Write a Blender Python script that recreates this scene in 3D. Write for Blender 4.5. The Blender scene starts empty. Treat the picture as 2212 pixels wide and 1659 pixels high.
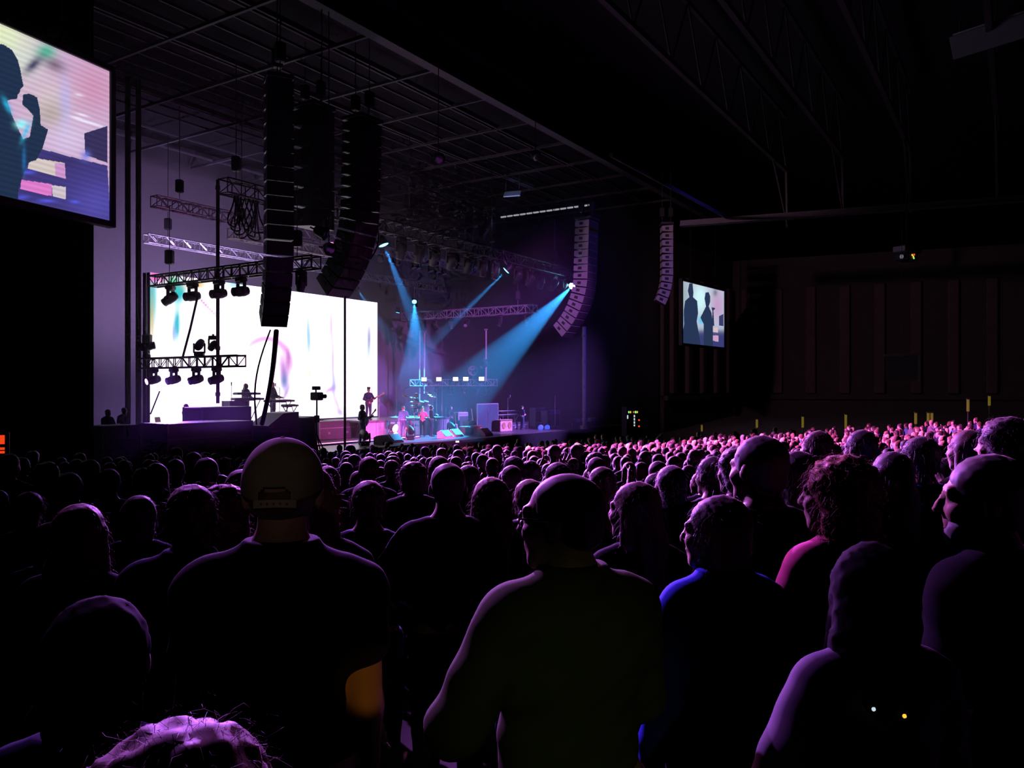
import bpy, math, random
import numpy as np
from mathutils import Matrix, Vector

random.seed(7)
rng = np.random.default_rng(7)
sc = bpy.context.scene
C = sc.collection

# ------------------------------------------------------------------ camera, world, exposure
F, UC, VH, ZC = 1720.0, 1106.0, 840.0, 4.0        # focal length in px, centre column, horizon row, lens height
cam_d = bpy.data.cameras.new('camera')
cam = bpy.data.objects.new('camera', cam_d)
C.objects.link(cam)
cam.location = (0, 0, ZC)
cam.rotation_euler = (math.pi / 2, 0, 0)
cam_d.sensor_width = 36.0
cam_d.lens = F / 2212 * 36.0
cam_d.shift_y = (VH - 829.5) / 2212
cam_d.clip_start = 0.05
cam_d.clip_end = 400
sc.camera = cam

world = bpy.data.worlds.new('world')
sc.world = world
world.use_nodes = True
world.node_tree.nodes['Background'].inputs[0].default_value = (0.10, 0.06, 0.16, 1)
world.node_tree.nodes['Background'].inputs[1].default_value = 0.0006

vs = sc.view_settings
vs.view_transform = 'Standard'
vs.look = 'None'
vs.exposure = 0.0
vs.gamma = 1.0
vs.use_curve_mapping = False
sc.cycles.use_denoising = True
sc.cycles.max_bounces = 3
sc.cycles.diffuse_bounces = 0
sc.cycles.glossy_bounces = 1
sc.cycles.use_adaptive_sampling = True
sc.cycles.adaptive_threshold = 0.03
sc.cycles.adaptive_min_samples = 14
sc.cycles.transparent_max_bounces = 8
sc.cycles.volume_bounces = 0
sc.cycles.sample_clamp_indirect = 2.0
sc.cycles.use_light_tree = True

# ------------------------------------------------------------------ places: stage frame, pixels, floor
LX, LY = -16.1, 35.4                                # foot of the video wall's near end
SA = math.radians(57.5)                             # stage width runs along this heading
EW = Vector((math.cos(SA), math.sin(SA), 0))        # along the stage, away from the camera
ED = Vector((-math.sin(SA), math.cos(SA), 0))       # upstage
DECK = 1.35


def ST(w, d, z=0.0):
    """Stage frame (w along the stage, d metres downstage of the video wall) to world."""
    return Vector((LX, LY, 0)) + EW * w - ED * d + Vector((0, 0, z))


def su(u, d):
    """w on the line d metres downstage, where it meets picture column u."""
    k = (u - UC) / F
    p = ST(0, d)
    return (k * p.y - p.x) / (EW.x - EW.y * k)


def at(u, v, y):
    return Vector(((u - UC) / F * y, y, ZC + (VH - v) / F * y))


def zz(v, y):
    return ZC + (VH - v) / F * y


SC = ST(13.1, 6)                                     # centre of the house's arcs


def floor_z(x, y):
    return max(0.0, 0.068 * (math.hypot(x - SC.x, y - SC.y) - 13.0))


def pix(p):
    return UC + F * p[0] / p[1], VH - F * (p[2] - ZC) / p[1]


# ------------------------------------------------------------------ lights of the show
def aim(o, target):
    o.rotation_euler = (Vector(target) - o.location).to_track_quat('-Z', 'Y').to_euler()


def spot(name, loc, target, power, col, deg, blend=0.3, size=0.08):
    l = bpy.data.lights.new(name, 'SPOT')
    l.energy = power
    l.color = col
    l.spot_size = math.radians(deg)
    l.spot_blend = blend
    l.shadow_soft_size = size
    o = bpy.data.objects.new(name, l)
    C.objects.link(o)
    o.location = loc
    aim(o, target)
    return o


MAG = (1.0, 0.15, 0.95)
PUR = (0.50, 0.14, 1.0)
# magenta and violet house washes hung at the stage front, near corner and middle
spot('house_wash', ST(-0.6, 11.7, 9.5), (10, 26, 2), 120000, MAG, 66, 0.6, 0.15)
spot('house_wash', ST(-0.6, 11.8, 9.0), (5, 9, 3), 110000, PUR, 44, 0.6, 0.15)
spot('house_wash', ST(-7, 10.5, 16.6), (3.2, 3.2, 3.5), 40000, (0.58, 0.15, 1.0), 20, 0.5, 0.15)  # added out of view to rim-light the spectators on the right
spot('house_wash', ST(13, 12.4, 15.5), (13, 27, 2), 36000, (1.0, 0.14, 0.62), 50, 0.6, 0.15)
spot('house_wash', ST(5, 12.4, 13.5), (6, 11, 3), 26000, (1.0, 0.2, 0.55), 38, 0.6, 0.15)
spot('wall_fill', ST(13, 12.6, 15.0), (30, 68, 6), 4500, (0.75, 0.35, 0.55), 60, 0.8, 0.2)  # unseen spot added to lift the ribbed wall
# dim lilac spots, unseen, added so the cloth behind the video wall looks hazy
spot('drape_fill', ST(5, -3.2, 7.0), ST(6, -11.5, 13), 4600, (0.56, 0.36, 0.85), 120, 0.9, 0.25)
spot('drape_fill', ST(12, -3.2, 7.0), ST(13, -11.5, 13), 2600, (0.56, 0.36, 0.85), 110, 0.9, 0.25)
spot('drape_fill', ST(-13, 17, 14.5), ST(-19, 8.7, 7), 900, (0.42, 0.22, 0.60), 90, 0.9, 0.25)  # added spot lifting the near proscenium drape
spot('drape_fill', ST(6, -6.5, 1.9), ST(5, -11.5, 5), 800, (0.46, 0.28, 0.85), 120, 0.9, 0.2)
spot('panel_fill', ST(13, 12.8, 15.0), at(2140, 78, 31), 420, (0.6, 0.55, 1.0), 9, 0.6, 0.1)  # this spot and the next are added to brighten the ceiling panels
spot('panel_fill', ST(18, 5.5, 12.9), at(1107, 419, 52), 700, (0.35, 0.45, 1.0), 16, 0.6, 0.1)
# beams in the haze
CY = (0.03, 0.42, 1.0)


def upx(u, v, d):
    """World point at picture position (u, v) on the stage line d metres downstage."""
    p = ST(su(u, d), d)
    p.z = zz(v, p.y)
    return p


BEAMS = [   # lamp, point aimed at, power, cone
    (upx(1238, 616, 5.6), at(975, 880, 45), 260000, 13), (upx(1098, 580, 5.6), at(1010, 665, 50), 190000, 8), (upx(895, 650, -6.0), ST(su(900, 1.0), 1.0, 2.3), 110000, 15),
    (upx(826, 522, 5.6), at(862, 610, 40), 110000, 11), (upx(770, 622, -6.0), upx(815, 690, -6.0), 40000, 14)]
for p, q, w, c in BEAMS:
    spot('beam_light', p + (q - p).normalized() * 0.34, q, w, CY, c, 0.4, 0.06)
# colour on the band, from unseen spots added at the back of the house
spot('stage_fill', ST(14, 40, 18.0), ST(13.5, 2.2, 2.2), 90000, (0.04, 0.50, 1.0), 6.5, 0.7, 0.1)
spot('stage_fill', ST(24, 40, 18.0), ST(20.5, 4, DECK), 380000, (0.42, 0.18, 1.0), 12, 0.8, 0.1)
spot('stage_fill', ST(6, 40, 18.0), ST(11.5, 4.5, DECK), 160000, (1.0, 0.12, 0.75), 10, 0.8, 0.1)
spot('stage_fill', ST(2, 40, 17.0), ST(26, -1.5, 7.5), 90000, (0.75, 0.16, 1.0), 12, 0.8, 0.1)
spot('stage_fill', ST(16, 40, 17), ST(29, -8, 5), 16000, (0.10, 0.05, 1.0), 28, 0.9, 0.1)
# narrow spots added behind the camera, each brightening one near spectator
spot('back_fill', (0.8, -7, 7.5), (-0.60, 2.0, 3.80), 70, (1.0, 0.66, 0.58), 2.4, 0.6, 0.1)
spot('back_fill', (1.6, -6, 6.5), (0.16, 2.1, 3.10), 70, (0.80, 0.85, 0.35), 6.5, 0.9, 0.1)
spot('back_fill', (2.2, -4, 4.6), (0.68, 2.55, 3.18), 12, (1.0, 0.62, 0.10), 2.2, 0.9, 0.1)
spot('amber_lamp', (1.6, -2.6, 3.0), (-0.39, 2.1, 3.26), 80, (1.0, 0.42, 0.04), 2.2, 0.4, 0.02)  # amber spot added to light the cap wearer's arm


# ------------------------------------------------------------------ materials
def lin(c):
    return tuple(((x / 255) / 12.92 if x / 255 <= 0.04045 else ((x / 255 + 0.055) / 1.055) ** 2.4) for x in c)


MATS = {}


def mat(name, col, rough=0.7, metal=0.0, emit=None, power=0.0, grain=0.25, scale=6.0, rand=None, spec=0.3):
    m = bpy.data.materials.new(name)
    m.use_nodes = True
    nt = m.node_tree
    b = nt.nodes['Principled BSDF']
    b.inputs['Roughness'].default_value = rough
    b.inputs['Metallic'].default_value = metal
    b.inputs['Specular IOR Level'].default_value = spec
    if rand:
        oi = nt.nodes.new('ShaderNodeObjectInfo')
        rp = nt.nodes.new('ShaderNodeValToRGB')
        rp.color_ramp.interpolation = 'CONSTANT'
        els = rp.color_ramp.elements
        for i, c in enumerate(rand):
            e = els[i] if i < 2 else els.new(i / len(rand))
            e.position = i / len(rand)
            e.color = (*c, 1)
        nt.links.new(oi.outputs['Random'], rp.inputs[0])
        src = rp.outputs[0]
    else:
        rgb = nt.nodes.new('ShaderNodeRGB')
        rgb.outputs[0].default_value = (*col, 1)
        src = rgb.outputs[0]
    tc = nt.nodes.new('ShaderNodeTexCoord')
    nz = nt.nodes.new('ShaderNodeTexNoise')
    nz.inputs['Scale'].default_value = scale
    nz.inputs['Detail'].default_value = 3
    nt.links.new(tc.outputs['Object'], nz.inputs['Vector'])
    mr = nt.nodes.new('ShaderNodeMapRange')
    mr.inputs['To Min'].default_value = 1 - grain
    mr.inputs['To Max'].default_value = 1 + grain
    nt.links.new(nz.outputs['Fac'], mr.inputs['Value'])
    mx = nt.nodes.new('ShaderNodeVectorMath')
    mx.operation = 'SCALE'
    nt.links.new(src, mx.inputs[0])
    nt.links.new(mr.outputs['Result'], mx.inputs['Scale'])
    nt.links.new(mx.outputs['Vector'], b.inputs['Base Color'])
    if emit:
        b.inputs['Emission Color'].default_value = (*emit, 1)
        b.inputs['Emission Strength'].default_value = power
    m.cycles.emission_sampling = 'NONE' if power < 12 else 'FRONT'
    MATS[name] = m
    return m


def screen_mat(name, power):
    m = bpy.data.materials.new(name)
    m.use_nodes = True
    nt = m.node_tree
    nt.nodes.remove(nt.nodes['Principled BSDF'])
    a = nt.nodes.new('ShaderNodeAttribute')
    a.attribute_name = 'picture'
    e = nt.nodes.new('ShaderNodeEmission')
    e.inputs['Strength'].default_value = power
    nt.links.new(a.outputs['Color'], e.inputs['Color'])
    nt.links.new(e.outputs[0], nt.nodes['Material Output'].inputs['Surface'])
    MATS[name] = m
    return m


mat('black_paint', (0.012, 0.012, 0.014), 0.55)
mat('black_cloth', (0.010, 0.010, 0.012), 0.9, spec=0.05)
mat('drape_cloth', (0.05, 0.047, 0.055), 0.95, spec=0.05)
mat('grey_cloth', (0.16, 0.15, 0.17), 0.95, spec=0.05, grain=0.15)
mat('truss_dark', (0.05, 0.05, 0.055), 0.45, 0.6)
mat('truss_alu', (0.55, 0.55, 0.58), 0.4, 0.5)
mat('steel', (0.20, 0.20, 0.22), 0.5, 0.2)
mat('roof_steel', (0.13, 0.125, 0.145), 0.6, 0.0)
mat('truss_roof', (0.05, 0.048, 0.055), 0.7)
mat('chrome', (0.75, 0.75, 0.78), 0.2, 0.9)
mat('cabinet', (0.022, 0.022, 0.024), 0.5)
mat('cabinet_grey', (0.20, 0.19, 0.22), 0.55)
mat('grille', (0.035, 0.035, 0.04), 0.6, 0.2)
mat('deck', (0.10, 0.09, 0.11), 0.35, grain=0.3, scale=2)
mat('concrete', (0.10, 0.095, 0.09), 0.85, grain=0.3, scale=2)
mat('wall_dark', (0.045, 0.038, 0.036), 0.85, grain=0.3, scale=1.5)
mat('wall_rib', (0.075, 0.055, 0.050), 0.8, grain=0.3, scale=1.5)
mat('ceiling_dark', (0.014, 0.014, 0.016), 0.9)
mat('case', (0.04, 0.038, 0.05), 0.5)
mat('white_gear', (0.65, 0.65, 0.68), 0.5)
mat('amp_tolex', (0.30, 0.27, 0.36), 0.7)
mat('wood', (0.28, 0.15, 0.08), 0.45)
mat('brass', (0.75, 0.55, 0.22), 0.3, 0.9)
mat('decor', (0.42, 0.26, 0.24), 0.7, grain=0.8, scale=9)
mat('drum_shell', (0.55, 0.60, 0.62), 0.35)
mat('lens_white', (0.6, 0.6, 0.6), 0.2, emit=(1.0, 0.88, 0.95), power=1.6)
mat('lens_cyan', (0.2, 0.5, 0.7), 0.2, emit=(0.1, 0.75, 1.0), power=9)
mat('lens_cyan_hot', (0.2, 0.5, 0.7), 0.2, emit=(0.25, 0.85, 1.0), power=60)
mat('lens_pink', (0.6, 0.2, 0.5), 0.2, emit=(1.0, 0.18, 0.62), power=22)
mat('lens_violet', (0.4, 0.2, 0.6), 0.2, emit=(0.62, 0.2, 1.0), power=14)
mat('lens_blue', (0.1, 0.1, 0.5), 0.2, emit=(0.05, 0.10, 1.0), power=1.2)
mat('lens_off', (0.35, 0.40, 0.48), 0.15, 0.1)
mat('strip_pink', (0.6, 0.2, 0.4), 0.4, emit=(1.0, 0.16, 0.62), power=4.0)
mat('strip_white', (0.7, 0.7, 0.7), 0.4, emit=(0.75, 0.72, 0.85), power=0.42)
mat('panel_pale', (0.8, 0.8, 0.85), 0.6, grain=0.1)
mat('panel_white', (0.10, 0.10, 0.13), 0.7, grain=0.1)
mat('sign_red', (0.3, 0.02, 0.01), 0.5, emit=(1.0, 0.06, 0.01), power=0.9)
mat('led_green', (0.1, 0.4, 0.1), 0.4, emit=(0.25, 1.0, 0.2), power=1.0)
mat('led_red', (0.4, 0.05, 0.03), 0.4, emit=(1.0, 0.1, 0.03), power=1.0)
mat('led_white', (0.5, 0.5, 0.5), 0.4, emit=(0.7, 0.9, 1.0), power=0.8)
mat('led_amber', (0.5, 0.4, 0.1), 0.4, emit=(1.0, 0.62, 0.05), power=1.1)
mat('sconce', (0.4, 0.3, 0.1), 0.5, emit=(0.9, 0.66, 0.06), power=0.13)
mat('phone_screen', (0.4, 0.4, 0.4), 0.3, emit=(1.0, 0.95, 0.85), power=2.2)
mat('phone_warm', (0.4, 0.4, 0.4), 0.3, emit=(1.0, 0.62, 0.25), power=2.2)
mat('plexi', (0.035, 0.07, 0.075), 0.25)
mat('guitar_body', (0.35, 0.12, 0.05), 0.3)
SKINS = [mat('skin', (0.52, 0.33, 0.25), 0.55, grain=0.12, scale=14), mat('skin_fair', (0.68, 0.48, 0.40), 0.55, grain=0.12, scale=14),
         mat('skin_deep', (0.22, 0.12, 0.08), 0.5, grain=0.12, scale=14)]
mat('hair_black', (0.006, 0.005, 0.006), 0.8, grain=0.3, scale=30, spec=0.02)
mat('hair_dark', (0.030, 0.020, 0.016), 0.6, grain=0.4, scale=30)
mat('hair_brown', (0.12, 0.065, 0.04), 0.6, grain=0.4, scale=30)
mat('hair_blond', (0.50, 0.36, 0.22), 0.6, grain=0.3, scale=30)
mat('hair_grey', (0.40, 0.38, 0.38), 0.6, grain=0.3, scale=30)
mat('hair_red', (0.34, 0.12, 0.05), 0.6, grain=0.3, scale=30)
for k_ in ('hair_dark', 'hair_brown', 'hair_blond', 'hair_grey', 'hair_red'):
    b_ = MATS[k_].node_tree.nodes['Principled BSDF']
    b_.inputs['Sheen Weight'].default_value = 0.3
    b_.inputs['Sheen Roughness'].default_value = 0.35
    b_.inputs['Sheen Tint'].default_value = (0.9, 0.75, 0.7, 1)
mat('shirt_black', (0.014, 0.014, 0.018), 0.95, spec=0.1)
mat('shirt_navy', (0.025, 0.03, 0.09), 0.95, spec=0.1)
mat('shirt_blue', (0.035, 0.07, 0.75), 0.9, spec=0.1)
mat('shirt_olive', (0.10, 0.12, 0.055), 0.9, spec=0.1, grain=0.2)
mat('shirt_white', (0.55, 0.53, 0.55), 0.9, spec=0.1)
mat('shirt_pink', (0.75, 0.12, 0.28), 0.9, spec=0.1)
mat('shirt_grey', (0.16, 0.15, 0.17), 0.9, spec=0.1)
mat('shirt_teal', (0.06, 0.16, 0.20), 0.9, spec=0.1)
mat('shirt_any', (0.1, 0.1, 0.1), 0.92, spec=0.1,
    rand=[(0.015, 0.015, 0.018), (0.03, 0.03, 0.06), (0.10, 0.09, 0.10), (0.02, 0.02, 0.02), (0.30, 0.28, 0.32), (0.05, 0.04, 0.12), (0.12, 0.03, 0.04), (0.02, 0.025, 0.03)])
mat('denim', (0.03, 0.04, 0.08), 0.9, spec=0.1)
mat('shoe', (0.03, 0.03, 0.03), 0.6)
mat('cap_cloth', (0.33, 0.29, 0.24), 0.9, spec=0.1, grain=0.35, scale=22)
mat('cap_strap', (0.55, 0.48, 0.34), 0.8)
mat('glasses', (0.02, 0.02, 0.02), 0.3)
mat('jacket', (0.035, 0.024, 0.05), 0.85, grain=0.5, scale=12)
mat('seat_shell', (0.16, 0.12, 0.16), 0.35)


# ------------------------------------------------------------------ mesh helpers
class MB:
    def __init__(self):
        self.v, self.f, self.m = [], [], []

    def add(self, vs, fs, M=None, m=0):
        n = len(self.v)
        self.v += [tuple(M @ Vector(p)) for p in vs] if M else [tuple(p) for p in vs]
        self.f += [tuple(i + n for i in q) for q in fs]
        self.m += [m] * len(fs)
        return self

    def box(self, c, s, M=None, m=0, top=1.0, bev=0.0):
        x, y, z = s[0] / 2, s[1] / 2, s[2] / 2
        if bev:
            vs, k = [], bev
            for zr, i in ((-z, k), (-z + k, 0), (z - k, 0), (z, k)):
                a, b = x - i, y - i
                for sx, sy in ((-1, -1), (1, -1), (1, 1), (-1, 1)):
                    pr = [(sx * a, sy * (b - k), zr), (sx * (a - k), sy * b, zr)]
                    vs += pr if sx * sy > 0 else pr[::-1]
            fs = [tuple(range(7, -1, -1)), tuple(range(24, 32))]
            for r in range(3):
                for j in range(8):
                    fs.append((r * 8 + j, r * 8 + (j + 1) % 8, r * 8 + 8 + (j + 1) % 8, r * 8 + 8 + j))
        else:
            vs = [(-x, -y, -z), (x, -y, -z), (x, y, -z), (-x, y, -z), (-x * top, -y * top, z), (x * top, -y * top, z), (x * top, y * top, z), (-x * top, y * top, z)]
            fs = [(0, 3, 2, 1), (4, 5, 6, 7), (0, 1, 5, 4), (1, 2, 6, 5), (2, 3, 7, 6), (3, 0, 4, 7)]
        T = Matrix.Translation(c)
        return self.add(vs, fs, (M @ T) if M else T, m)

    def tube(self, a, b, r, n=6, m=0, r2=None, cap=True):
        a, b = Vector(a), Vector(b)
        q = (b - a).to_track_quat('Z', 'Y').to_matrix()
        r2 = r if r2 is None else r2
        vs = [a + q @ Vector((r * math.cos(2 * math.pi * i / n), r * math.sin(2 * math.pi * i / n), 0)) for i in range(n)]
        vs += [b + q @ Vector((r2 * math.cos(2 * math.pi * i / n), r2 * math.sin(2 * math.pi * i / n), 0)) for i in range(n)]
        fs = [(i, (i + 1) % n, n + (i + 1) % n, n + i) for i in range(n)]
        if cap:
            fs += [tuple(range(n - 1, -1, -1)), tuple(range(n, 2 * n))]
        return self.add(vs, fs, None, m)

    def path(self, pts, r, n=6, m=0):
        pts = [Vector(p) for p in pts]
        vs, fs = [], []
        for i, p in enumerate(pts):
            t = (pts[min(i + 1, len(pts) - 1)] - pts[max(i - 1, 0)]).normalized()
            q = t.to_track_quat('Z', 'Y').to_matrix()
            vs += [p + q @ Vector((r * math.cos(2 * math.pi * j / n), r * math.sin(2 * math.pi * j / n), 0)) for j in range(n)]
        for i in range(len(pts) - 1):
            fs += [(i * n + j, i * n + (j + 1) % n, i * n + n + (j + 1) % n, i * n + n + j) for j in range(n)]
        fs += [tuple(range(n - 1, -1, -1)), tuple(range((len(pts) - 1) * n, len(pts) * n))]
        return self.add(vs, fs, None, m)

    def lathe(self, prof, n=16, M=None, m=0):
        vs, fs = [], []
        for r, z in prof:
            vs += [(r * math.cos(2 * math.pi * j / n), r * math.sin(2 * math.pi * j / n), z) for j in range(n)]
        for i in range(len(prof) - 1):
            fs += [(i * n + j, i * n + (j + 1) % n, i * n + n + (j + 1) % n, i * n + n + j) for j in range(n)]
        fs += [tuple(range(n - 1, -1, -1)), tuple(range((len(prof) - 1) * n, len(prof) * n))]
        return self.add(vs, fs, M, m)

    def prism(self, pts, h, M=None, m=0):
        """Polygon in xz, extruded by h along y (centred)."""
        n = len(pts)
        vs = [(x, -h / 2, z) for x, z in pts] + [(x, h / 2, z) for x, z in pts]
        fs = [tuple(range(n)), tuple(range(2 * n - 1, n - 1, -1))] + [(i, i + n, (i + 1) % n + n, (i + 1) % n) for i in range(n)]
        return self.add(vs, fs, M, m)

    def build(self, name, mats, parent=None, smooth=False):
        me = bpy.data.meshes.new(name)
        me.from_pydata(self.v, [], self.f)
        return finish(name, me, mats, parent, self.m, smooth)


def finish(name, me, mats, parent=None, mi=None, smooth=False):
    if isinstance(mats, str):
        mats = [mats]
    for k in mats:
        me.materials.append(MATS[k])
    if mi is not None and len(mats) > 1:
        me.polygons.foreach_set('material_index', np.asarray(mi, dtype=np.int32))
    if smooth:
        me.polygons.foreach_set('use_smooth', np.ones(len(me.polygons), dtype=bool))
    me.update()
    o = bpy.data.objects.new(name, me)
    C.objects.link(o)
    if parent:
        o.parent = parent
    return o


def tag(o, label, cat, group=None, kind=None):
    o['label'] = label
    o['category'] = cat
    if group:
        o['group'] = group
    if kind:
        o['kind'] = kind
    return o


def thing(name, label, cat, loc=(0, 0, 0), rz=0.0, group=None):
    o = bpy.data.objects.new(name, None)
    o.empty_display_size = 0.2
    C.objects.link(o)
    o.location = loc
    o.rotation_euler = (0, 0, rz)
    return tag(o, label, cat, group)


def struct(o):
    o['kind'] = 'structure'
    return o


def copy_tree(o, parent=None):
    c = o.copy()
    C.objects.link(c)
    c.parent = parent
    for ch in KIDS(o):
        copy_tree(ch, c)
    return c


def KIDS(o):
    return [x for x in o.children]

# ------------------------------------------------------------------ the house: floor, walls, roof
def strip_wall(name, pts, z0, z1, m, th=0.3):
    mb = MB()
    for a, b in zip(pts[:-1], pts[1:]):
        a, b = Vector((*a, 0)), Vector((*b, 0))
        n = Vector((-(b - a).y, (b - a).x, 0)).normalized() * th
        vs = [a, b, b + n, a + n]
        vs = [(p.x, p.y, z0) for p in vs] + [(p.x, p.y, z1) for p in vs]
        mb.add(vs, [(3, 2, 1, 0), (4, 5, 6, 7), (0, 1, 5, 4), (1, 2, 6, 5), (2, 3, 7, 6), (3, 0, 4, 7)])
    return struct(mb.build(name, m))


def make_floor():
    xs = np.arange(-44, 62.1, 1.5)
    ys = np.arange(-14, 96.1, 1.5)
    v = [(x, y, floor_z(x, y) - 0.002) for y in ys for x in xs]
    n = len(xs)
    f = [(j * n + i, j * n + i + 1, (j + 1) * n + i + 1, (j + 1) * n + i) for j in range(len(ys) - 1) for i in range(n - 1)]
    mb = MB()
    mb.v, mb.f, mb.m = v, f, [0] * len(f)
    return struct(mb.build('floor', 'concrete', smooth=True))


make_floor()
xy = lambda p: (p.x, p.y)
# stage deck with a black skirt
deck = MB()
q = [ST(-9, 8.2), ST(33, 8.2), ST(33, -11), ST(-9, -11)]
deck.add([(p.x, p.y, 0.0) for p in q] + [(p.x, p.y, DECK) for p in q], [(3, 2, 1, 0), (0, 1, 5, 4), (1, 2, 6, 5), (2, 3, 7, 6), (3, 0, 4, 7)], None, 1)
deck.add([(p.x, p.y, DECK) for p in q], [(0, 1, 2, 3)], None, 0)
struct(deck.build('floor_stage', ['deck', 'black_cloth']))
# stage house
strip_wall('wall_back', [xy(ST(40, -11.5)), xy(ST(-14, -11.5))], 0, 19, 'grey_cloth')
strip_wall('wall_left', [xy(ST(-14, -11.5)), xy(ST(-14, 9.2))], 0, 19, 'grey_cloth')
strip_wall('wall_proscenium_left', [xy(ST(-7.7, 8.7)), xy(ST(-46, 8.7))], 0, 19, 'drape_cloth')
strip_wall('wall_stage_right', [xy(ST(35.6, 9.7)), xy(ST(40, -11.5))], 0, 19, 'black_cloth')
# ribbed wall of the house beside the stage, turning towards the seats
ribs = [(11.2, 60.2), (19.6, 71.4), (42, 62), (54, 34), (56, 4)]
wr = strip_wall('wall_right', ribs[::-1], 0, 15.4, 'wall_dark')
rmesh = None
for k, (a, b) in enumerate(zip(ribs[:-1], ribs[1:])):
    a, b = Vector((*a, 0)), Vector((*b, 0))
    L = (b - a).length
    n = max(2, int(L / 2.6))
    nrm = Vector((-(b - a).y, (b - a).x, 0)).normalized()
    if nrm.dot(-a) < 0:
        nrm = -nrm
    for i in range(n):
        p = a + (b - a) * ((i + 0.5) / n) + nrm * 0.3
        if rmesh is None:
            r0 = MB().box((0, 0, 8.2), (0.8, 0.6, 9.2), bev=0.08).build('rib', 'wall_rib', wr)
            rmesh = r0.data
        else:
            r0 = bpy.data.objects.new('rib', rmesh)
            C.objects.link(r0)
            r0.parent = wr
        r0.location = p
        r0.rotation_euler = (0, 0, math.atan2((b - a).y, (b - a).x))
# ledge under the ribs with doorways
lb = MB()
for a, b in zip(ribs[:-1], ribs[1:]):
    a, b = Vector((*a, 3.3)), Vector((*b, 3.3))
    nrm = Vector((-(b - a).y, (b - a).x, 0)).normalized()
    if nrm.dot(-a) < 0:
        nrm = -nrm
    c = (a + b) / 2 + nrm * 0.3
    lb.box((0, 0, 0), ((b - a).length, 0.7, 0.35), Matrix.Translation(c) @ Matrix.Rotation(math.atan2((b - a).y, (b - a).x), 4, 'Z'))
struct(lb.build('trim_1', 'wall_dark'))
# ceilings
cl = MB()
q = [ST(-46, 12), ST(48, 12), ST(48, -12), ST(-46, -12)]
cl.add([(p.x, p.y, 19.0) for p in q] + [(p.x, p.y, 19.3) for p in q], [(0, 3, 2, 1), (4, 5, 6, 7), (0, 1, 5, 4), (1, 2, 6, 5), (2, 3, 7, 6), (3, 0, 4, 7)])
struct(cl.build('ceiling_stage', 'ceiling_dark'))
cl = MB()
q = [ST(-46, 60), ST(60, 60), ST(60, 12.05), ST(-46, 12.05)]
cl.add([(p.x, p.y, 22.0) for p in q] + [(p.x, p.y, 22.3) for p in q], [(0, 3, 2, 1), (4, 5, 6, 7), (0, 1, 5, 4), (1, 2, 6, 5), (2, 3, 7, 6), (3, 0, 4, 7)])
struct(cl.build('ceiling_house', 'ceiling_dark'))
# beam over the stage opening
mb = MB()
a, b = ST(-46, 11.5, 17.9), ST(46, 11.5, 17.9)
mb.box((0, 0, 0), ((b - a).length, 0.5, 0.5), Matrix.Translation((a + b) / 2) @ Matrix.Rotation(SA, 4, 'Z'))
mb.box((0, -0.1, 0.6), ((b - a).length, 0.16, 0.9), Matrix.Translation((a + b) / 2) @ Matrix.Rotation(SA, 4, 'Z'))
struct(mb.build('trim_2', 'roof_steel'))

# steel gridiron above the stage: each bar a piece of its own
grid = thing('ceiling_grid', 'steel gridiron of crossing bars under the stage roof', 'ceiling grid', ST(0, 0, 17.9), SA)
for k, d in enumerate((9.1, 7.9, 6.7, 5.5, 4.3, 3.1, 1.9, 0.7, -0.5, -1.7, -2.9, -4.1, -6.5, -8.9)):
    mb = MB()
    if k in (0, 4, 9):
        mb.box((6, -d - 0.13, 0), (62, 0.10, 0.22)).box((6, -d + 0.13, 0), (62, 0.10, 0.22))
    else:
        mb.box((6, -d, 0.02), (62, 0.07, 0.10))
    mb.build('bar', 'roof_steel', grid)
for w in range(-22, 38, 4):
    MB().box((w, -0.2, -0.10), (0.12, 22.5, 0.14)).build('cross_bar', 'roof_steel', grid)

# roof trusses of the house, running parallel to the stage
for k, (d, lab) in enumerate(((20.0, 'roof truss next to the stage opening, its chord ending in a post'), (23.6, 'second roof truss back from the stage opening'),
                              (27.2, 'third roof truss back from the stage opening'), (31.6, 'roof truss farthest back in the house, beside the pale ceiling panel'))):
    wt = {0: 31.3, 1: 30.0, 2: 30.8, 3: 29.0}[k]
    tr = thing('roof_truss', lab, 'truss', ST(wt, d, 18.0), SA, 'roof trusses over the seats')
    MB().box((-24, 0, 0), (48, 0.22, 0.24)).build('bottom_chord', 'truss_roof', tr)
    MB().box((-24, 0, 3.4), (48, 0.18, 0.2)).build('top_chord', 'truss_roof', tr)
    MB().tube((0, 0, 0), (0.3, 0, -3.6), 0.09, 6).build('post', 'truss_roof', tr)
    MB().tube((0.3, 0, -3.5), (-3.2, 0, -0.1), 0.06, 6).build('knee_brace', 'truss_roof', tr)
    for i in range(12):
        x = -i * 4.0
        MB().tube((x, 0, 0), (x - 2, 0, 3.4), 0.05, 5).build('web', 'truss_roof', tr)
        MB().tube((x - 2, 0, 3.4), (x - 4, 0, 0), 0.05, 5).build('web', 'truss_roof', tr)
# eaves beam
mb = MB()
a, b = at(1470, 484, 50.3), at(2260, 428, 43.2)
a.z = b.z = 14.45
mb.box((0, 0, 0), ((b - a).length, 0.3, 0.3), Matrix.Translation((a + b) / 2) @ Matrix.Rotation(math.atan2(b.y - a.y, b.x - a.x), 4, 'Z'))
mb.box((0, 0, -0.18), ((b - a).length, 0.6, 0.06), Matrix.Translation((a + b) / 2) @ Matrix.Rotation(math.atan2(b.y - a.y, b.x - a.x), 4, 'Z'))
struct(mb.build('trim_3', 'truss_roof'))
# braces between the trusses
for k, (p, q) in enumerate(((at(1570, 470, 49), at(1320, 335, 36)),)):
    struct(MB().tube(p, q, 0.10, 6).build('beam_raking', 'truss_roof'))


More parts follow.
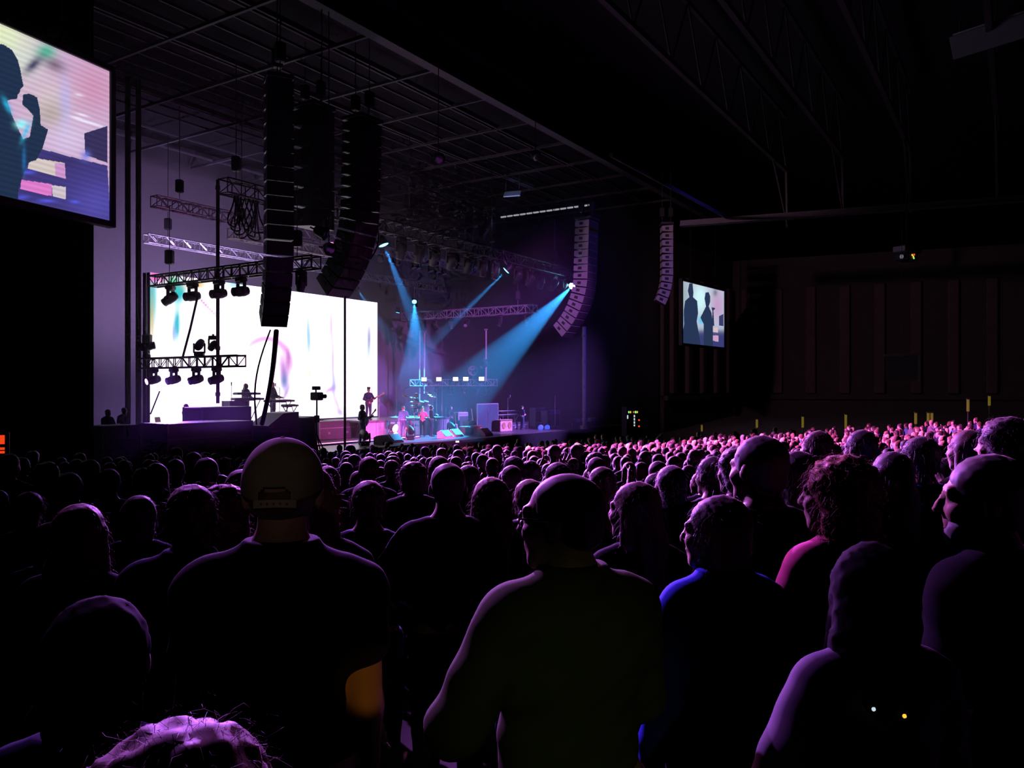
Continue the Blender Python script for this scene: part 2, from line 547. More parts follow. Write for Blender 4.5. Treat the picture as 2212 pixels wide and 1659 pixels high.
def panel(name, label, cat, u, v, y, w, h, d, rz, tilt, m='panel_white'):
    t = thing(name, label, cat, at(u, v, y), rz)
    M = Matrix.Rotation(tilt, 4, 'X')
    MB().box((0, 0, 0), (w, d, h), M, bev=0.02).build('board', m, t)
    MB().box((0, 0, h / 2 + 0.04), (w * 0.9, d * 0.6, 0.06), M).build('hanger_bar', 'steel', t)
    for s in (-1, 1):
        MB().tube((s * w * 0.4, 0, h / 2), (s * w * 0.4, 0.3, h / 2 + 2.2), 0.015, 4).build('hanger', 'steel', t)
    return t


panel('ceiling_panel', 'pale ceiling panel hung under the dark roof, near the top corner', 'panel', 2140, 78, 31, 2.9, 0.9, 0.1, -0.9, 0.45)
panel('ceiling_panel', 'small bluish panel hung above the dashed light strip', 'panel', 1107, 419, 52, 1.15, 0.5, 0.1, -0.3, -0.7, 'panel_pale')

# dashed strip of lamps up beside the stage roof
t = thing('light_strip', 'dashed strip of small pale lamps running up beside the stage roof', 'strip light', ST(30, -1.2, 17.2), SA - math.pi / 2)
MB().box((4.1, 0, 0.08), (8.3, 0.12, 0.06)).build('rail', 'steel', t)
for i in range(14):
    MB().box((0.4 + i * 0.58, 0, 0), (0.46, 0.14, 0.10), bev=0.02).build('lamp', 'strip_white', t)


# ------------------------------------------------------------------ pictures on screens
def inside(U, V, poly):
    r = np.zeros(U.shape, bool)
    j = len(poly) - 1
    for i in range(len(poly)):
        xi, yi = poly[i]
        xj, yj = poly[j]
        c = ((yi > V) != (yj > V)) & (U < (xj - xi) * (V - yi) / (yj - yi + 1e-9) + xi)
        r ^= c
        j = i
    return r


def blob(U, V, u, v, a, b, rot=0.0):
    c, s = math.cos(rot), math.sin(rot)
    x, y = (U - u) * c + (V - v) * s, -(U - u) * s + (V - v) * c
    return np.exp(-((x / a) ** 2 + (y / b) ** 2))


def screen_face(name, corners, n, m, paint, material, parent):
    """corners: four world points (bottom near, bottom far, top far, top near); paint(U, V, s, t) gives linear rgb."""
    a, b, c, d = [np.array(p) for p in corners]
    s, t = np.meshgrid(np.linspace(0, 1, n), np.linspace(0, 1, m))
    P = (a * ((1 - s) * (1 - t))[..., None] + b * (s * (1 - t))[..., None] + c * (s * t)[..., None] + d * ((1 - s) * t)[..., None])
    Uu = UC + F * P[..., 0] / P[..., 1]
    Vv = VH - F * (P[..., 2] - ZC) / P[..., 1]
    col = paint(Uu, Vv, s, t)
    org = np.array(parent.location)
    v = (P - org).reshape(-1, 3)
    i = np.arange((m - 1) * n).reshape(m - 1, n)[:, :-1].ravel()
    f = np.stack([i, i + 1, i + n + 1, i + n], 1)
    me = bpy.data.meshes.new(name)
    me.from_pydata(v.tolist(), [], f.tolist())
    at_ = me.color_attributes.new('picture', 'FLOAT_COLOR', 'POINT')
    at_.data.foreach_set('color', np.concatenate([col.reshape(-1, 3), np.ones((n * m, 1))], 1).astype(np.float32).ravel())
    return finish(name, me, material, parent)


def mixc(img, mask, col):
    m = np.clip(mask, 0, 1)[..., None]
    return img * (1 - m) + np.array(col) * m


screen_mat('wall_picture', 1.0)
screen_mat('side_picture', 1.0).cycles.emission_sampling = 'NONE'


def wall_paint(U, V, s, t):
    img = np.ones(U.shape + (3,)) * np.array((2.3, 2.05, 2.4))
    cy, pk, bl, yl, gr, vi = (0.02, 0.62, 0.7), (0.95, 0.22, 0.75), (0.16, 0.36, 0.95), (1.0, 0.55, 0.06), (0.04, 0.65, 0.3), (0.28, 0.10, 0.55)
    img = mixc(img, 1.2 * blob(U, V, 326, 640, 16, 95), cy)
    img = mixc(img, 1.3 * blob(U, V, 345, 596, 40, 16), pk)
    img = mixc(img, 1.2 * blob(U, V, 385, 630, 22, 32), cy)
    img = mixc(img, 1.0 * blob(U, V, 372, 610, 14, 14), gr)
    img = mixc(img, 1.0 * blob(U, V, 425, 615, 26, 12), yl)
    img = mixc(img, 1.2 * blob(U, V, 383, 700, 8, 40), cy)
    img = mixc(img, 0.8 * blob(U, V, 375, 720, 6, 30), bl)
    img = mixc(img, 1.2 * blob(U, V, 438, 652, 30, 3, 0.85), (0.7, 0.12, 0.6))
    img = mixc(img, 0.9 * blob(U, V, 460, 674, 14, 3, 0.8), (0.8, 0.25, 0.8))
    img = mixc(img, 0.8 * blob(U, V, 510, 615, 34, 12), cy)
    img = mixc(img, 0.5 * blob(U, V, 503, 700, 4, 45), bl)
    for u, v, a, b, c in ((665, 715, 5, 60, bl), (668, 735, 4, 40, cy), (715, 700, 5, 50, pk), (719, 780, 4, 60, vi), (722, 830, 5, 30, bl), (668, 810, 4, 40, yl), (796, 745, 5, 60, cy), (798, 730, 4, 30, vi), (803, 850, 3, 60, pk), (328, 700, 5, 60, yl)):
        img = mixc(img, 0.75 * blob(U, V, u, v, a, b), c)
    # singer's head: pink hair arc, violet and blue shade on one side
    r = np.hypot((U - 575) / 1.0, (V - 792) / 1.12)
    ang = np.arctan2(V - 792, U - 575)
    arc = np.exp(-((r - 54) / 8) ** 2) * (1 / (1 + np.exp((ang - 0.2) * 6))) * (1 / (1 + np.exp(-(ang + 2.4) * 6)))
    img = mixc(img, 0.9 * arc, (0.95, 0.30, 0.85))
    img = mixc(img, 1.0 * blob(U, V, 612, 800, 10, 48, -0.1), (0.75, 0.25, 0.85))
    img = mixc(img, 0.95 * blob(U, V, 614, 822, 9, 22), (0.12, 0.25, 0.6))
    img = mixc(img, 0.8 * blob(U, V, 622, 780, 6, 30), (0.5, 0.06, 0.5))
    img = mixc(img, 0.6 * blob(U, V, 598, 785, 7, 14), (0.2, 0.7, 0.6))
    img = mixc(img, 0.7 * blob(U, V, 618, 850, 5, 28, 0.4), (0.25, 0.1, 0.5))
    # microphone hand low on the picture
    img = mixc(img, 0.8 * blob(U, V, 712, 842, 18, 7, -0.5), (0.45, 0.15, 0.8))
    img = mixc(img, 0.7 * blob(U, V, 728, 872, 6, 26, -0.3), (0.3, 0.12, 0.8))
    for u, v, a, b, c in ((690, 880, 8, 22, cy), (735, 890, 12, 8, vi), (660, 893, 24, 7, cy), (760, 897, 30, 6, bl), (620, 888, 8, 5, pk)):
        img = mixc(img, 0.6 * blob(U, V, u, v, a, b), c)
    return img


def left_paint(U, V, s, t):
    img = np.ones(U.shape + (3,)) * np.array(lin((206, 172, 208)))
    L = lambda *c: lin(c)
    img = mixc(img, 1.2 * blob(U, V, 0, 90, 70, 60), L(226, 236, 196))
    img = mixc(img, 0.9 * blob(U, V, 45, 130, 50, 40), L(214, 220, 214))
    img = mixc(img, 1.0 * blob(U, V, 200, 190, 60, 60), L(208, 150, 186))
    img = mixc(img, 0.9 * blob(U, V, 105, 215, 50, 50), L(214, 196, 204))
    img = mixc(img, 0.9 * blob(U, V, 140, 235, 12, 70), L(190, 180, 238))
    img = mixc(img, 0.8 * blob(U, V, 110, 250, 30, 30), L(176, 164, 150))
    img = mixc(img, 0.8 * blob(U, V, 150, 300, 60, 40), L(218, 198, 232))
    img = mixc(img, 1.1 * blob(U, V, 100, 112, 22, 18), L(96, 186, 160))
    img = mixc(img, 0.9 * blob(U, V, 118, 140, 26, 14, 0.4), L(120, 100, 120))
    img = mixc(img, 1.0 * blob(U, V, 72, 140, 26, 11, -0.75), L(72, 70, 104))
    for u, v, a in ((170, 205, 10), (178, 248, 14), (168, 255, 16), (185, 263, 26)):
        img = mixc(img, 0.9 * blob(U, V, u, v, a, 2.5, 0.25), L(244, 232, 255))
    img = mixc(img, 0.9 * blob(U, V, 205, 268, 26, 3, 0.3), L(236, 226, 255))
    low = inside(U, V, [(84, 320), (150, 338), (232, 358), (240, 500), (-20, 500), (-20, 440), (40, 360)])
    img = mixc(img, low, L(66, 58, 124))
    img = mixc(img, 0.7 * blob(U, V, 210, 440, 60, 50), L(92, 84, 186))
    img = mixc(img, low * 0.5 * blob(U, V, 130, 350, 40, 14), L(50, 44, 84))
    img = mixc(img, inside(U, V, [(182, 288), (232, 272), (232, 352), (184, 334)]), L(56, 50, 92))
    img = mixc(img, 0.8 * blob(U, V, 185, 336, 10, 10), L(110, 124, 226))
    # cabinets on stage seen in the picture
    for pl, c in (([(62, 352), (80, 342), (140, 352), (142, 386), (118, 380), (60, 364)], (214, 200, 196)), ([(118, 352), (140, 354), (142, 386), (120, 380)], (206, 150, 206)),
                  ([(46, 388), (112, 398), (112, 424), (44, 408)], (224, 126, 206)), ([(112, 400), (142, 404), (142, 430), (114, 424)], (208, 196, 206))):
        img = mixc(img, inside(U, V, pl), L(*c))
    for u, v, a in ((62, 372, 14), (100, 434, 20), (48, 426, 14), (162, 436, 10)):
        img = mixc(img, 0.9 * blob(U, V, u, v, a, 4), L(86, 92, 226))
    # singer in profile with raised hand
    dk = L(34, 50, 78)
    for pl in ([(-96, 170), (-84, 130), (-58, 104), (-24, 92), (8, 96), (26, 108), (38, 128), (44, 150), (47, 168), (51, 186), (44, 192), (44, 198), (38, 204), (37, 214), (24, 215), (-20, 230), (-70, 236), (-90, 210)],
               [(-200, 300), (-150, 268), (-90, 250), (-70, 225), (14, 214), (24, 244), (38, 276), (52, 304), (70, 330), (60, 352), (48, 384), (40, 410), (34, 500), (-210, 520)],
               [(50, 204), (64, 202), (80, 210), (86, 236), (88, 270), (104, 280), (92, 320), (78, 346), (56, 352), (50, 300), (64, 296), (72, 250), (60, 236), (48, 226)]):
        img = mixc(img, inside(U, V, pl), dk)
    img = mixc(img, 1.1 * blob(U, V, 46, 268, 12, 9), L(150, 246, 255))
    img = mixc(img, 0.9 * blob(U, V, 56, 284, 5, 20, 0.4), L(60, 200, 240))
    img = mixc(img, 0.9 * blob(U, V, 16, 228, 6, 18, -0.5), L(50, 176, 226))
    img = mixc(img, 0.6 * blob(U, V, 52, 345, 4, 30), L(40, 120, 190))
    return img * (0.93 + 0.07 * np.sign(np.sin(t * 60 * math.pi)))[..., None] * 1.05


def right_paint(U, V, s, t):
    L = lambda *c: lin(c)
    img = np.ones(U.shape + (3,)) * np.array(L(186, 196, 214))
    img = mixc(img, 1.2 * blob(U, V, 1513, 645, 16, 30), L(206, 246, 250))
    img = mixc(img, 1.0 * blob(U, V, 1478, 640, 10, 50), L(160, 178, 186))
    img = mixc(img, 1.0 * blob(U, V, 1550, 660, 16, 34), L(196, 158, 200))
    img = mixc(img, 0.9 * blob(U, V, 1545, 632, 5, 8), L(110, 120, 140))
    img = mixc(img, 1.0 * blob(U, V, 1515, 692, 8, 8), L(90, 196, 236))
    img = mixc(img, 0.8 * blob(U, V, 1480, 690, 7, 20), L(90, 140, 190))
    img = mixc(img, 1 / (1 + np.exp(-(V - 712 - (U - 1470) * 0.02) / 3)), L(58, 62, 118))
    img = mixc(img, inside(U, V, [(1553, 683), (1563, 678), (1563, 705), (1553, 703)]), L(60, 62, 110))
    for u, v, b, c in ((1544, 713, 6, (214, 190, 200)), (1545, 731, 7, (206, 160, 200))):
        img = mixc(img, inside(U, V, [(u - 7, v - b), (u + 7, v - b + 1), (u + 7, v + b), (u - 7, v + b - 2)]), L(*c))
    dk = L(38, 54, 84)
    img = mixc(img, inside(U, V, [(1489, 612), (1496, 612), (1498, 632), (1497, 642), (1506, 650), (1508, 676), (1505, 694), (1512, 735), (1514, 748), (1470, 745), (1478, 700), (1477, 672), (1480, 650), (1489, 642), (1486, 628)]), dk)
    img = mixc(img, inside(U, V, [(1524, 632), (1531, 631), (1534, 640), (1534, 652), (1531, 662), (1537, 676), (1540, 700), (1540, 748), (1520, 746), (1520, 700), (1513, 686), (1519, 674), (1525, 662), (1522, 645)]), dk)
    img = mixc(img, inside(U, V, [(1537, 664), (1545, 665), (1544, 668), (1541, 670), (1543, 704), (1538, 704), (1539, 672)]), dk)
    return img


def screen(name, label, inner, heading, w, h, z0, paint, side, n, m):
    """inner: corner nearest the stage; the screen runs w metres from it along heading (a 2d unit vector)."""
    o = Vector((inner[0], inner[1], z0))
    t = thing(name, label, 'screen', o)
    hd = Vector((heading[0], heading[1], 0))
    nr = Vector((hd.y, -hd.x, 0))
    if nr.dot(-o) < 0:
        nr = -nr
    e = o + hd * w
    up = Vector((0, 0, h))
    near, far = (o, e) if side > 0 else (e, o)
    f = nr * 0.06
    screen_face('picture', [near + f, far + f, far + up + f, near + up + f], n, m, paint, 'side_picture', t)
    M = Matrix.Translation(hd * w / 2 + up / 2) @ Matrix.Rotation(math.atan2(hd.y, hd.x), 4, 'Z')
    s = 1 if (Matrix.Rotation(math.atan2(hd.y, hd.x), 4, 'Z') @ Vector((0, 1, 0))).dot(nr) > 0 else -1
    MB().box((0, -s * 0.09, 0), (w + 0.1, 0.16, h + 0.1), M).build('backing', 'black_paint', t)
    fr = MB()
    for sx in (-1, 1):
        fr.box((sx * (w / 2 + 0.09), 0, 0), (0.18, 0.3, h + 0.36), M, bev=0.02)
    for sz in (-1, 1):
        fr.box((0, 0, sz * (h / 2 + 0.09)), (w, 0.3, 0.18), M, bev=0.02)
    fr.build('frame', 'black_paint', t)
    for k in (0.2, 0.8):
        p = hd * w * k + up + Vector((0, 0, 0.1))
        MB().tube(p, p + Vector((0, 0, 18.8 - z0 - h - 0.1)), 0.03, 5).build('hanging_cable', 'black_paint', t)
    return t


# near side screen
y1 = 24.0
o = at(233, 478, y1)
a22 = math.radians(22)
screen('video_screen', 'large video screen at the top corner showing a singer in profile', (o.x, o.y), (-math.sin(a22), -math.cos(a22)), 7.8, 323 / F * y1, o.z, left_paint, -1, 520, 240)
y2 = 57.8
o = at(1472, 741, y2)
a37 = math.radians(37)
screen('video_screen', 'small far video screen on the ribbed wall showing two dark figures', (o.x, o.y), (math.sin(a37), math.cos(a37)), 7.8, 134 / F * y2, o.z, right_paint, 1, 240, 140)

# main video wall
vw = thing('video_wall', 'huge glowing white video wall behind the band', 'screen', ST(0, 0, 0))
z0, z1 = zz(919, LY), zz(588, LY)
W = 14.85
fz = -ED * 0.02
screen_face('picture', [ST(0, 0, z0) + fz, ST(W, 0, z0) + fz, ST(W, 0, z1) + fz, ST(0, 0, z1) + fz], 130, 75, wall_paint, 'wall_picture', vw)
MB().box((W / 2, 0.13, (z0 + z1) / 2), (W, 0.24, z1 - z0), Matrix.Rotation(SA, 4, 'Z')).build('panel_backs', 'black_paint', vw)
fr = MB()
for k in range(5):
    fr.box((k * W / 4, 0.4, (DECK + z1) / 2), (0.1, 0.1, z1 - DECK), Matrix.Rotation(SA, 4, 'Z'))
    fr.box((k * W / 4, 0.9, DECK + 0.05), (0.1, 1.2, 0.1), Matrix.Rotation(SA, 4, 'Z'))
fr.build('support_frame', 'truss_dark', vw)
bs = MB()
for k in range(8):
    bs.box((W * (k + 0.5) / 8, 0.1, (DECK + z0) / 2), (W / 8 - 0.03, 0.5, z0 - DECK - 0.02), Matrix.Rotation(SA, 4, 'Z'), bev=0.02)
bs.build('plinth', 'case', vw)

# ------------------------------------------------------------------ trusses, lamps, loudspeakers
def truss(label, a, b, size=0.5, m='truss_dark', hang=(0.1, 0.9), top=17.8, r=0.042, name='lighting_truss', group='lighting trusses over the stage'):
    a, b = Vector(a), Vector(b)
    t = thing(name, label, 'truss', a, 0, group)
    d = b - a
    L = d.length
    x = d.normalized()
    y = Vector((0, 0, 1)).cross(x).normalized()
    z = x.cross(y)
    h = size / 2
    cs = [(-h, -h), (h, -h), (h, h), (-h, h)]
    for p, q in cs:
        o = y * p + z * q
        MB().tube(o, o + d, r, 6).build('chord', m, t)
    n = max(3, int(round(L / (size * 1.15))))
    lc = MB()
    for i in range(n + 1):
        c = d * (i / n)
        for j in range(4):
            o1 = y * cs[j][0] + z * cs[j][1]
            o2 = y * cs[(j + 1) % 4][0] + z * cs[(j + 1) % 4][1]
            lc.tube(c + o1, c + o2, r * 0.6, 4, cap=False)
            if i < n:
                e = d * ((i + 1) / n)
                lc.tube(c + (o1 if (i + j) % 2 else o2), e + (o2 if (i + j) % 2 else o1), r * 0.6, 4, cap=False)
    lc.build('lacing', m, t)
    for k in hang:
        c = d * k + z * h
        MB().tube(c, c + Vector((0, 0, top - (a + c).z)), 0.018, 5).build('hanging_chain', 'truss_dark', t)
        MB().box(c + Vector((0, 0, 0.75)), (0.34, 0.3, 0.62), bev=0.04).build('chain_hoist', 'black_paint', t)
    return t


HEADS = {}


def head_proto(kind):
    t = bpy.data.objects.new('moving_head', None)
    C.objects.link(t)
    MB().box((0, 0, -0.08), (0.42, 0.30, 0.16), bev=0.03).build('base', 'black_paint', t)
    y = MB()
    for s in (-1, 1):
        y.box((s * 0.24, 0, -0.36), (0.06, 0.13, 0.46), bev=0.02)
    y.box((0, 0, -0.18), (0.5, 0.16, 0.06), bev=0.02)
    y.build('yoke', 'black_paint', t)
    M = Matrix.Translation((0, 0, -0.50)) @ Matrix.Rotation(math.radians(HEADS_TILT), 4, 'X')
    h = MB().lathe([(0.10, 0.30), (0.15, 0.27), (0.19, 0.12), (0.19, -0.14), (0.165, -0.20), (0.165, -0.32), (0.15, -0.33)], 16, M)
    hd = h.build('head', 'black_paint', t, True)
    MB().lathe([(0.14, -0.335), (0.13, -0.345), (0.05, -0.352)], 16, M).build('lens', kind, hd, True)
    MB().box((0, 0, 0.04), (0.10, 0.06, 0.10)).build('clamp', 'steel', t)
    return t


HEADS_TILT = 28


def moving_head(label, loc, yaw, kind='lens_off', tilt=28, scale=1.0, up=False, group='moving lights on the stage trusses'):
    global HEADS_TILT
    key = (kind, tilt)
    if key not in HEADS:
        HEADS_TILT = tilt
        o = HEADS[key] = head_proto(kind)
    else:
        o = copy_tree(HEADS[key])
    o.location = loc
    o.rotation_euler = (math.pi if up else 0, 0, yaw)
    o.scale = (scale,) * 3
    return tag(o, label, 'stage light', group)


NTH = ['first', 'second', 'third', 'fourth', 'fifth', 'sixth', 'seventh', 'eighth', 'ninth', 'tenth', 'eleventh', 'twelfth', 'thirteenth', 'fourteenth']

# front truss along the stage
FT = 12.35
truss('long dark front truss carrying a row of hanging lights over the stage', ST(0, 5, FT), ST(33, 5, FT), 0.6, hang=(0.02, 0.36, 0.6, 0.84), r=0.045)
us = [826, 866, 905, 938, 975, 1012, 1043, 1070, 1098, 1118, 1145, 1168, 1196, 1216, 1238]
for i, u in enumerate(us):
    kd = 'lens_cyan' if u in (826, 1098) else ('lens_cyan_hot' if u == 1238 else 'lens_off')
    lab = {826: 'moving light casting a blue beam beside the curved loudspeaker hang', 1098: 'moving light throwing a blue beam towards the far truss',
           1238: 'brightest cyan moving light beside the far loudspeaker hang'}.get(u, f'{NTH[i - 1]} unlit moving light from the curved loudspeaker hang along the front truss')
    p = ST(su(u, 5), 5, FT - 0.36)
    if kd == 'lens_off':
        moving_head(lab, p, SA + random.uniform(-0.5, 0.5), kd, random.choice((15, 28, 40)), 1.35)
LITLAB = {0: 'brightest cyan stage light beside the far loudspeaker hang', 1: 'stage light throwing a blue beam towards the far truss', 3: 'stage light casting a blue beam beside the curved loudspeaker hang'}
truss('dark side truss with hanging lights over the corner of the video wall', ST(0, 0.2, 8.75), ST(0, 10.4, 8.75), 0.45, hang=(0.12, 0.9), top=12)
for i, u in enumerate((368, 416, 473, 521)):
    d = (lambda k: (k * ST(0, 0).y - ST(0, 0).x) / (0.8434 + 0.5373 * k))((u - UC) / F)
    moving_head(f'{NTH[i]} dark moving light from the edge of the video wall, hanging across its top', ST(0, d, 8.48), SA + (0.6, 1.5, 1.5, 1.4)[i], 'lens_off', (55, 80, 80, 80)[i], 1.1)
moving_head('slim light hanging at the end of the side truss near the tall loudspeaker column', ST(0, 9.6, 8.48), SA, 'lens_off', 15, 0.95)
# lower near truss
truss('low dark truss with lights crossing in front of the video wall', ST(-0.6, 0.4, 5.1), ST(-0.6, 6.9, 5.1), 0.42, hang=(0.05,), top=8.5)
for i, (d, k) in enumerate(((1.2, 'lens_violet'), (2.6, 'lens_off'), (4.1, 'lens_off'), (5.4, 'lens_off'))):
    moving_head(('glowing violet light under the low truss at the edge of the video wall' if i == 0 else f'{NTH[i - 1]} unlit light under the low truss past the violet one'), ST(-0.6, d, 4.86), SA + 1.4, k, 75, 0.95)
moving_head('round light standing on top of the low truss near the hanging pole', ST(-0.6, 4.3, 5.34), SA + 2.2, 'lens_off', 60, 0.9, up=True)
moving_head('light standing on top of the low truss at its far end against the drape', ST(-0.6, 0.7, 5.34), SA + 0.9, 'lens_off', 80, 1.0, up=True)
# pole at the end of the front truss
t = thing('hanging_pole', 'tall dark pole hanging from the front truss across the video wall', 'pole', ST(-0.05, 4.75, 3.4), SA)
MB().tube((0, 0, 0), (0, 0, 9.2), 0.075, 8).build('pipe', 'black_paint', t)
for z in (0.3, 2.2, 5.2, 8.8):
    MB().tube((0, 0, z), (0, 0, z + 0.16), 0.10, 8).build('coupler', 'black_paint', t)
moving_head('light clamped halfway up the dark hanging pole', ST(-0.05, 4.45, 6.2), SA + 2.0, 'lens_off', 55, 0.8)
# bundle of looped cables under the near end of the front truss
for i in range(9):
    w0 = 0.5 + i * 0.16
    pts = [ST(w0 + 0.35 * math.sin(a) * (0.5 + 0.05 * i), 5 + 0.12 * math.cos(a * 2 + i), FT - 0.25 - (1.4 + 0.12 * (i % 4)) * math.sin(a / 2) ** 0.7) for a in np.linspace(0, 2 * math.pi, 22)]
    tag(MB().path([p - pts[0] for p in pts], 0.035, 5).build('cable_loop', 'black_paint'), 'loop of black cable hanging in the bundle under the front truss', 'cable', 'cable loops under the front truss').location = pts[0]
# upstage trusses
truss('upstage truss carrying a row of round lamps', ST(1.5, -2, 12.9), ST(29, -2, 12.9), 0.5, 'truss_alu', hang=(0.05, 0.5, 0.95))
truss('farthest truss at the back of the stage', ST(4, -6.5, 12.0), ST(30, -6.5, 12.0), 0.45, 'truss_alu', hang=(0.05, 0.5, 0.95))
truss('short bright truss behind the hanging pole', ST(3.2, 1.4, 11.3), ST(9.5, 1.4, 11.3), 0.45, 'truss_alu', hang=(0.1, 0.9))


def par_can(label, loc, tilt, kind, scale=1.0, group=None, yaw=None):
    t = thing('par_lamp', label, 'stage light', loc, SA if yaw is None else yaw, group)
    M = Matrix.Rotation(tilt, 4, 'X')
    MB().lathe([(0.10 * scale, 0.24 * scale), (0.15 * scale, 0.18 * scale), (0.20 * scale, -0.12 * scale), (0.21 * scale, -0.14 * scale)], 14, M).build('can', 'black_paint', t, True)
    MB().lathe([(0.19 * scale, -0.142 * scale), (0.12 * scale, -0.165 * scale), (0.02 * scale, -0.17 * scale)], 14, M).build('lens', kind, t, True)
    b = MB()
    for s in (-1, 1):
        b.box((s * 0.22 * scale, 0, 0.12 * scale), (0.03, 0.05, 0.34 * scale))
    b.box((0, 0, 0.29 * scale), (0.46 * scale, 0.06, 0.03))
    b.build('bracket', 'black_paint', t)
    return t


for i, u in enumerate((822, 846, 860, 893, 902, 930, 944, 959)):
    par_can(f'{NTH[i]} of the round pale lamps in a row on the upstage truss', ST(su(u, -2), -2, 12.3), -0.35, 'lens_off', 1.0, 'round lamps on the upstage truss')
DROPLAB = {2: 'cyan lamp hanging on a drop pipe with a short beam under it', 4: 'cyan lamp shining beside the curved loudspeaker hang'}
for i, (p, q, w, c) in enumerate(BEAMS):
    t = par_can(LITLAB.get(i) or DROPLAB[i], p, 0.0, 'lens_cyan_hot' if i == 0 else 'lens_cyan', 1.3 if i in LITLAB else 0.9)
    t.rotation_euler = (q - p).to_track_quat('-Z', 'Y').to_euler()
    top = 12.1 if i in LITLAB else 11.8
    d = tag(MB().tube((0, 0, 0.1), (ED * 0.35 if i in LITLAB else Vector((0, 0, 0))) + Vector((0, 0, top - p.z)), 0.03, 5).build('drop_pipe', 'steel'), 'steel drop pipe holding the ' + (LITLAB.get(i) or DROPLAB[i]).replace('hanging on a drop pipe ', ''), 'pipe')
    d.location = p
p = upx(860, 671, -6.0)
par_can('cyan lamp hanging lowest on a drop pipe beside the video wall', p, 0.3, 'lens_cyan', 0.9)
tag(MB().tube((0, 0, 0.25), (0, 0, 11.7 - p.z), 0.03, 5).build('drop_pipe', 'steel'), 'steel drop pipe holding the lowest cyan lamp', 'pipe').location = p
# lamp bodies added behind the house wash spots
n_ = 0
for o in [x for x in C.objects if x.type == 'LIGHT' and x.name.startswith('house_wash')]:
    dr = (o.matrix_basis.to_3x3() @ Vector((0, 0, -1))).normalized()
    t = par_can(('magenta wash lamp hung behind the tall loudspeaker column', 'violet wash lamp hung just below the magenta one', 'added wash lamp hung out of view above the big corner screen', 'pink wash lamp hung at the middle of the stage opening', 'pink wash lamp hung above the curved loudspeaker hang')[n_], o.location - dr * 0.32, 0.0, 'lens_off', 1.2)
    t.rotation_euler = o.rotation_euler
    tag(MB().tube((0, 0, 0.1), (0, 0, 19.04 - t.location.z), 0.02, 5).build('drop_cable', 'black_paint'), 'thin cable holding the ' + t['label'].split(' hung')[0] + ' ' + ('behind the column', 'below the magenta one', 'at the corner screen', 'at mid opening', 'above the curved hang')[n_], 'cable').location = t.location
    n_ += 1
# far side trusses
truss('pale side truss across the dark far half of the stage', ST(26.2, 4.3, 9.55), ST(26.2, -7.5, 9.55), 0.55, 'truss_alu', hang=(0.12, 0.9), top=12)
for i, (d, s) in enumerate(((3.6, 10), (1.4, 20), (-1.6, 60), (-3.0, 15), (-4.4, 50), (-5.6, 40), (-6.8, 15))):
    moving_head(f'{NTH[i]} moving light under the pale far truss, counted from its high end', ST(26.2, d, 9.24), SA + i, 'lens_off', s, 0.95)
truss('low pale truss with five bright square lamps behind the band', ST(26.2, 1.0, 4.45), ST(26.2, -6.7, 4.45), 0.45, 'truss_alu', hang=())
for i, u in enumerate((916, 948, 984, 1006, 1040)):
    k = (u - UC) / F
    p0 = ST(25.85, 0)
    d = (k * p0.y - p0.x) / (0.8434 + 0.5373 * k)
    t = thing('square_lamp', f'{NTH[i]} bright square lamp on the low far truss, counted from the drummer', 'stage light', ST(25.85, d, 4.72), SA, 'square lamps on the low far truss')
    M = Matrix.Rotation(-0.9, 4, 'Z')
    MB().box((0, 0, 0), (0.46, 0.2, 0.36), M, bev=0.03).build('housing', 'black_paint', t)
    MB().box((0, -0.105, 0.0), (0.38, 0.02, 0.28), M).build('lens', 'lens_white', t)
    MB().box((0, 0, -0.22), (0.5, 0.06, 0.1), M).build('bracket', 'black_paint', t)
for i, (d, s) in enumerate(((0.2, 20), (-0.6, 15), (-1.7, 60), (-3.0, 15), (-4.3, 50))):
    moving_head(f'{NTH[i]} light under the low far truss, counted from its free end', ST(26.2, d, 4.2), SA + i, 'lens_off', s, 0.75)
t = thing('stage_fan', 'round fan standing on the low far truss', 'fan', upx(1021, 801, -1), SA)
FM = Matrix.Rotation(-0.7, 4, 'Z') @ Matrix.Rotation(math.pi / 2, 4, 'X')
MB().lathe([(0.30, -0.1), (0.36, -0.1), (0.36, 0.1), (0.30, 0.1), (0.30, -0.1)], 20, FM).build('ring', 'steel', t, True)
MB().lathe([(0.07, -0.06), (0.09, 0), (0.07, 0.06)], 10, FM).build('hub', 'steel', t, True)
for k in range(5):
    MB().box((0.18, 0, 0), (0.22, 0.09, 0.015), FM @ Matrix.Rotation(k * 1.2566, 4, 'Z') @ Matrix.Rotation(0.5, 4, 'X')).build('blade', 'steel', t)
MB().box((0, 0, -0.45), (0.2, 0.1, 0.2)).build('foot', 'black_paint', t)
for lab, u, v0, v1, d in (('thin violet-lit pole between the two far trusses', 1050, 712, 822, 0.5), ('thin vertical pole between the far trusses behind the drummer', 907, 712, 868, -6.2), ('second thin pole beside the drummer, close to the first', 917, 718, 850, -5.6)):
    p, q = upx(u, v1, d), upx(u, v0, d)
    t = thing('truss_pole', lab, 'pole', p)
    MB().tube((0, 0, 0), (0, 0, q.z - p.z), 0.06, 6).build('pipe', 'truss_alu', t)
    MB().box((0, 0, (q.z - p.z)), (0.24, 0.24, 0.1)).build('clamp', 'steel', t)
moving_head('light on the far violet pole above the low truss', upx(1047, 776, 0.4), SA + 1.0, 'lens_off', 60, 0.9)
t = thing('scenery_pole', 'tall violet-lit pole standing alone under the far loudspeaker hang', 'pole', upx(1262, 892, 8.5), 0)
h = upx(1262, 706, 8.5).z - t.location.z
MB().tube((0, 0, 0), (0, 0, h), 0.13, 10).build('pipe', 'amp_tolex', t)
MB().tube((0, 0, 0), (0, 0, 0.2), 0.3, 10).build('foot', 'steel', t)
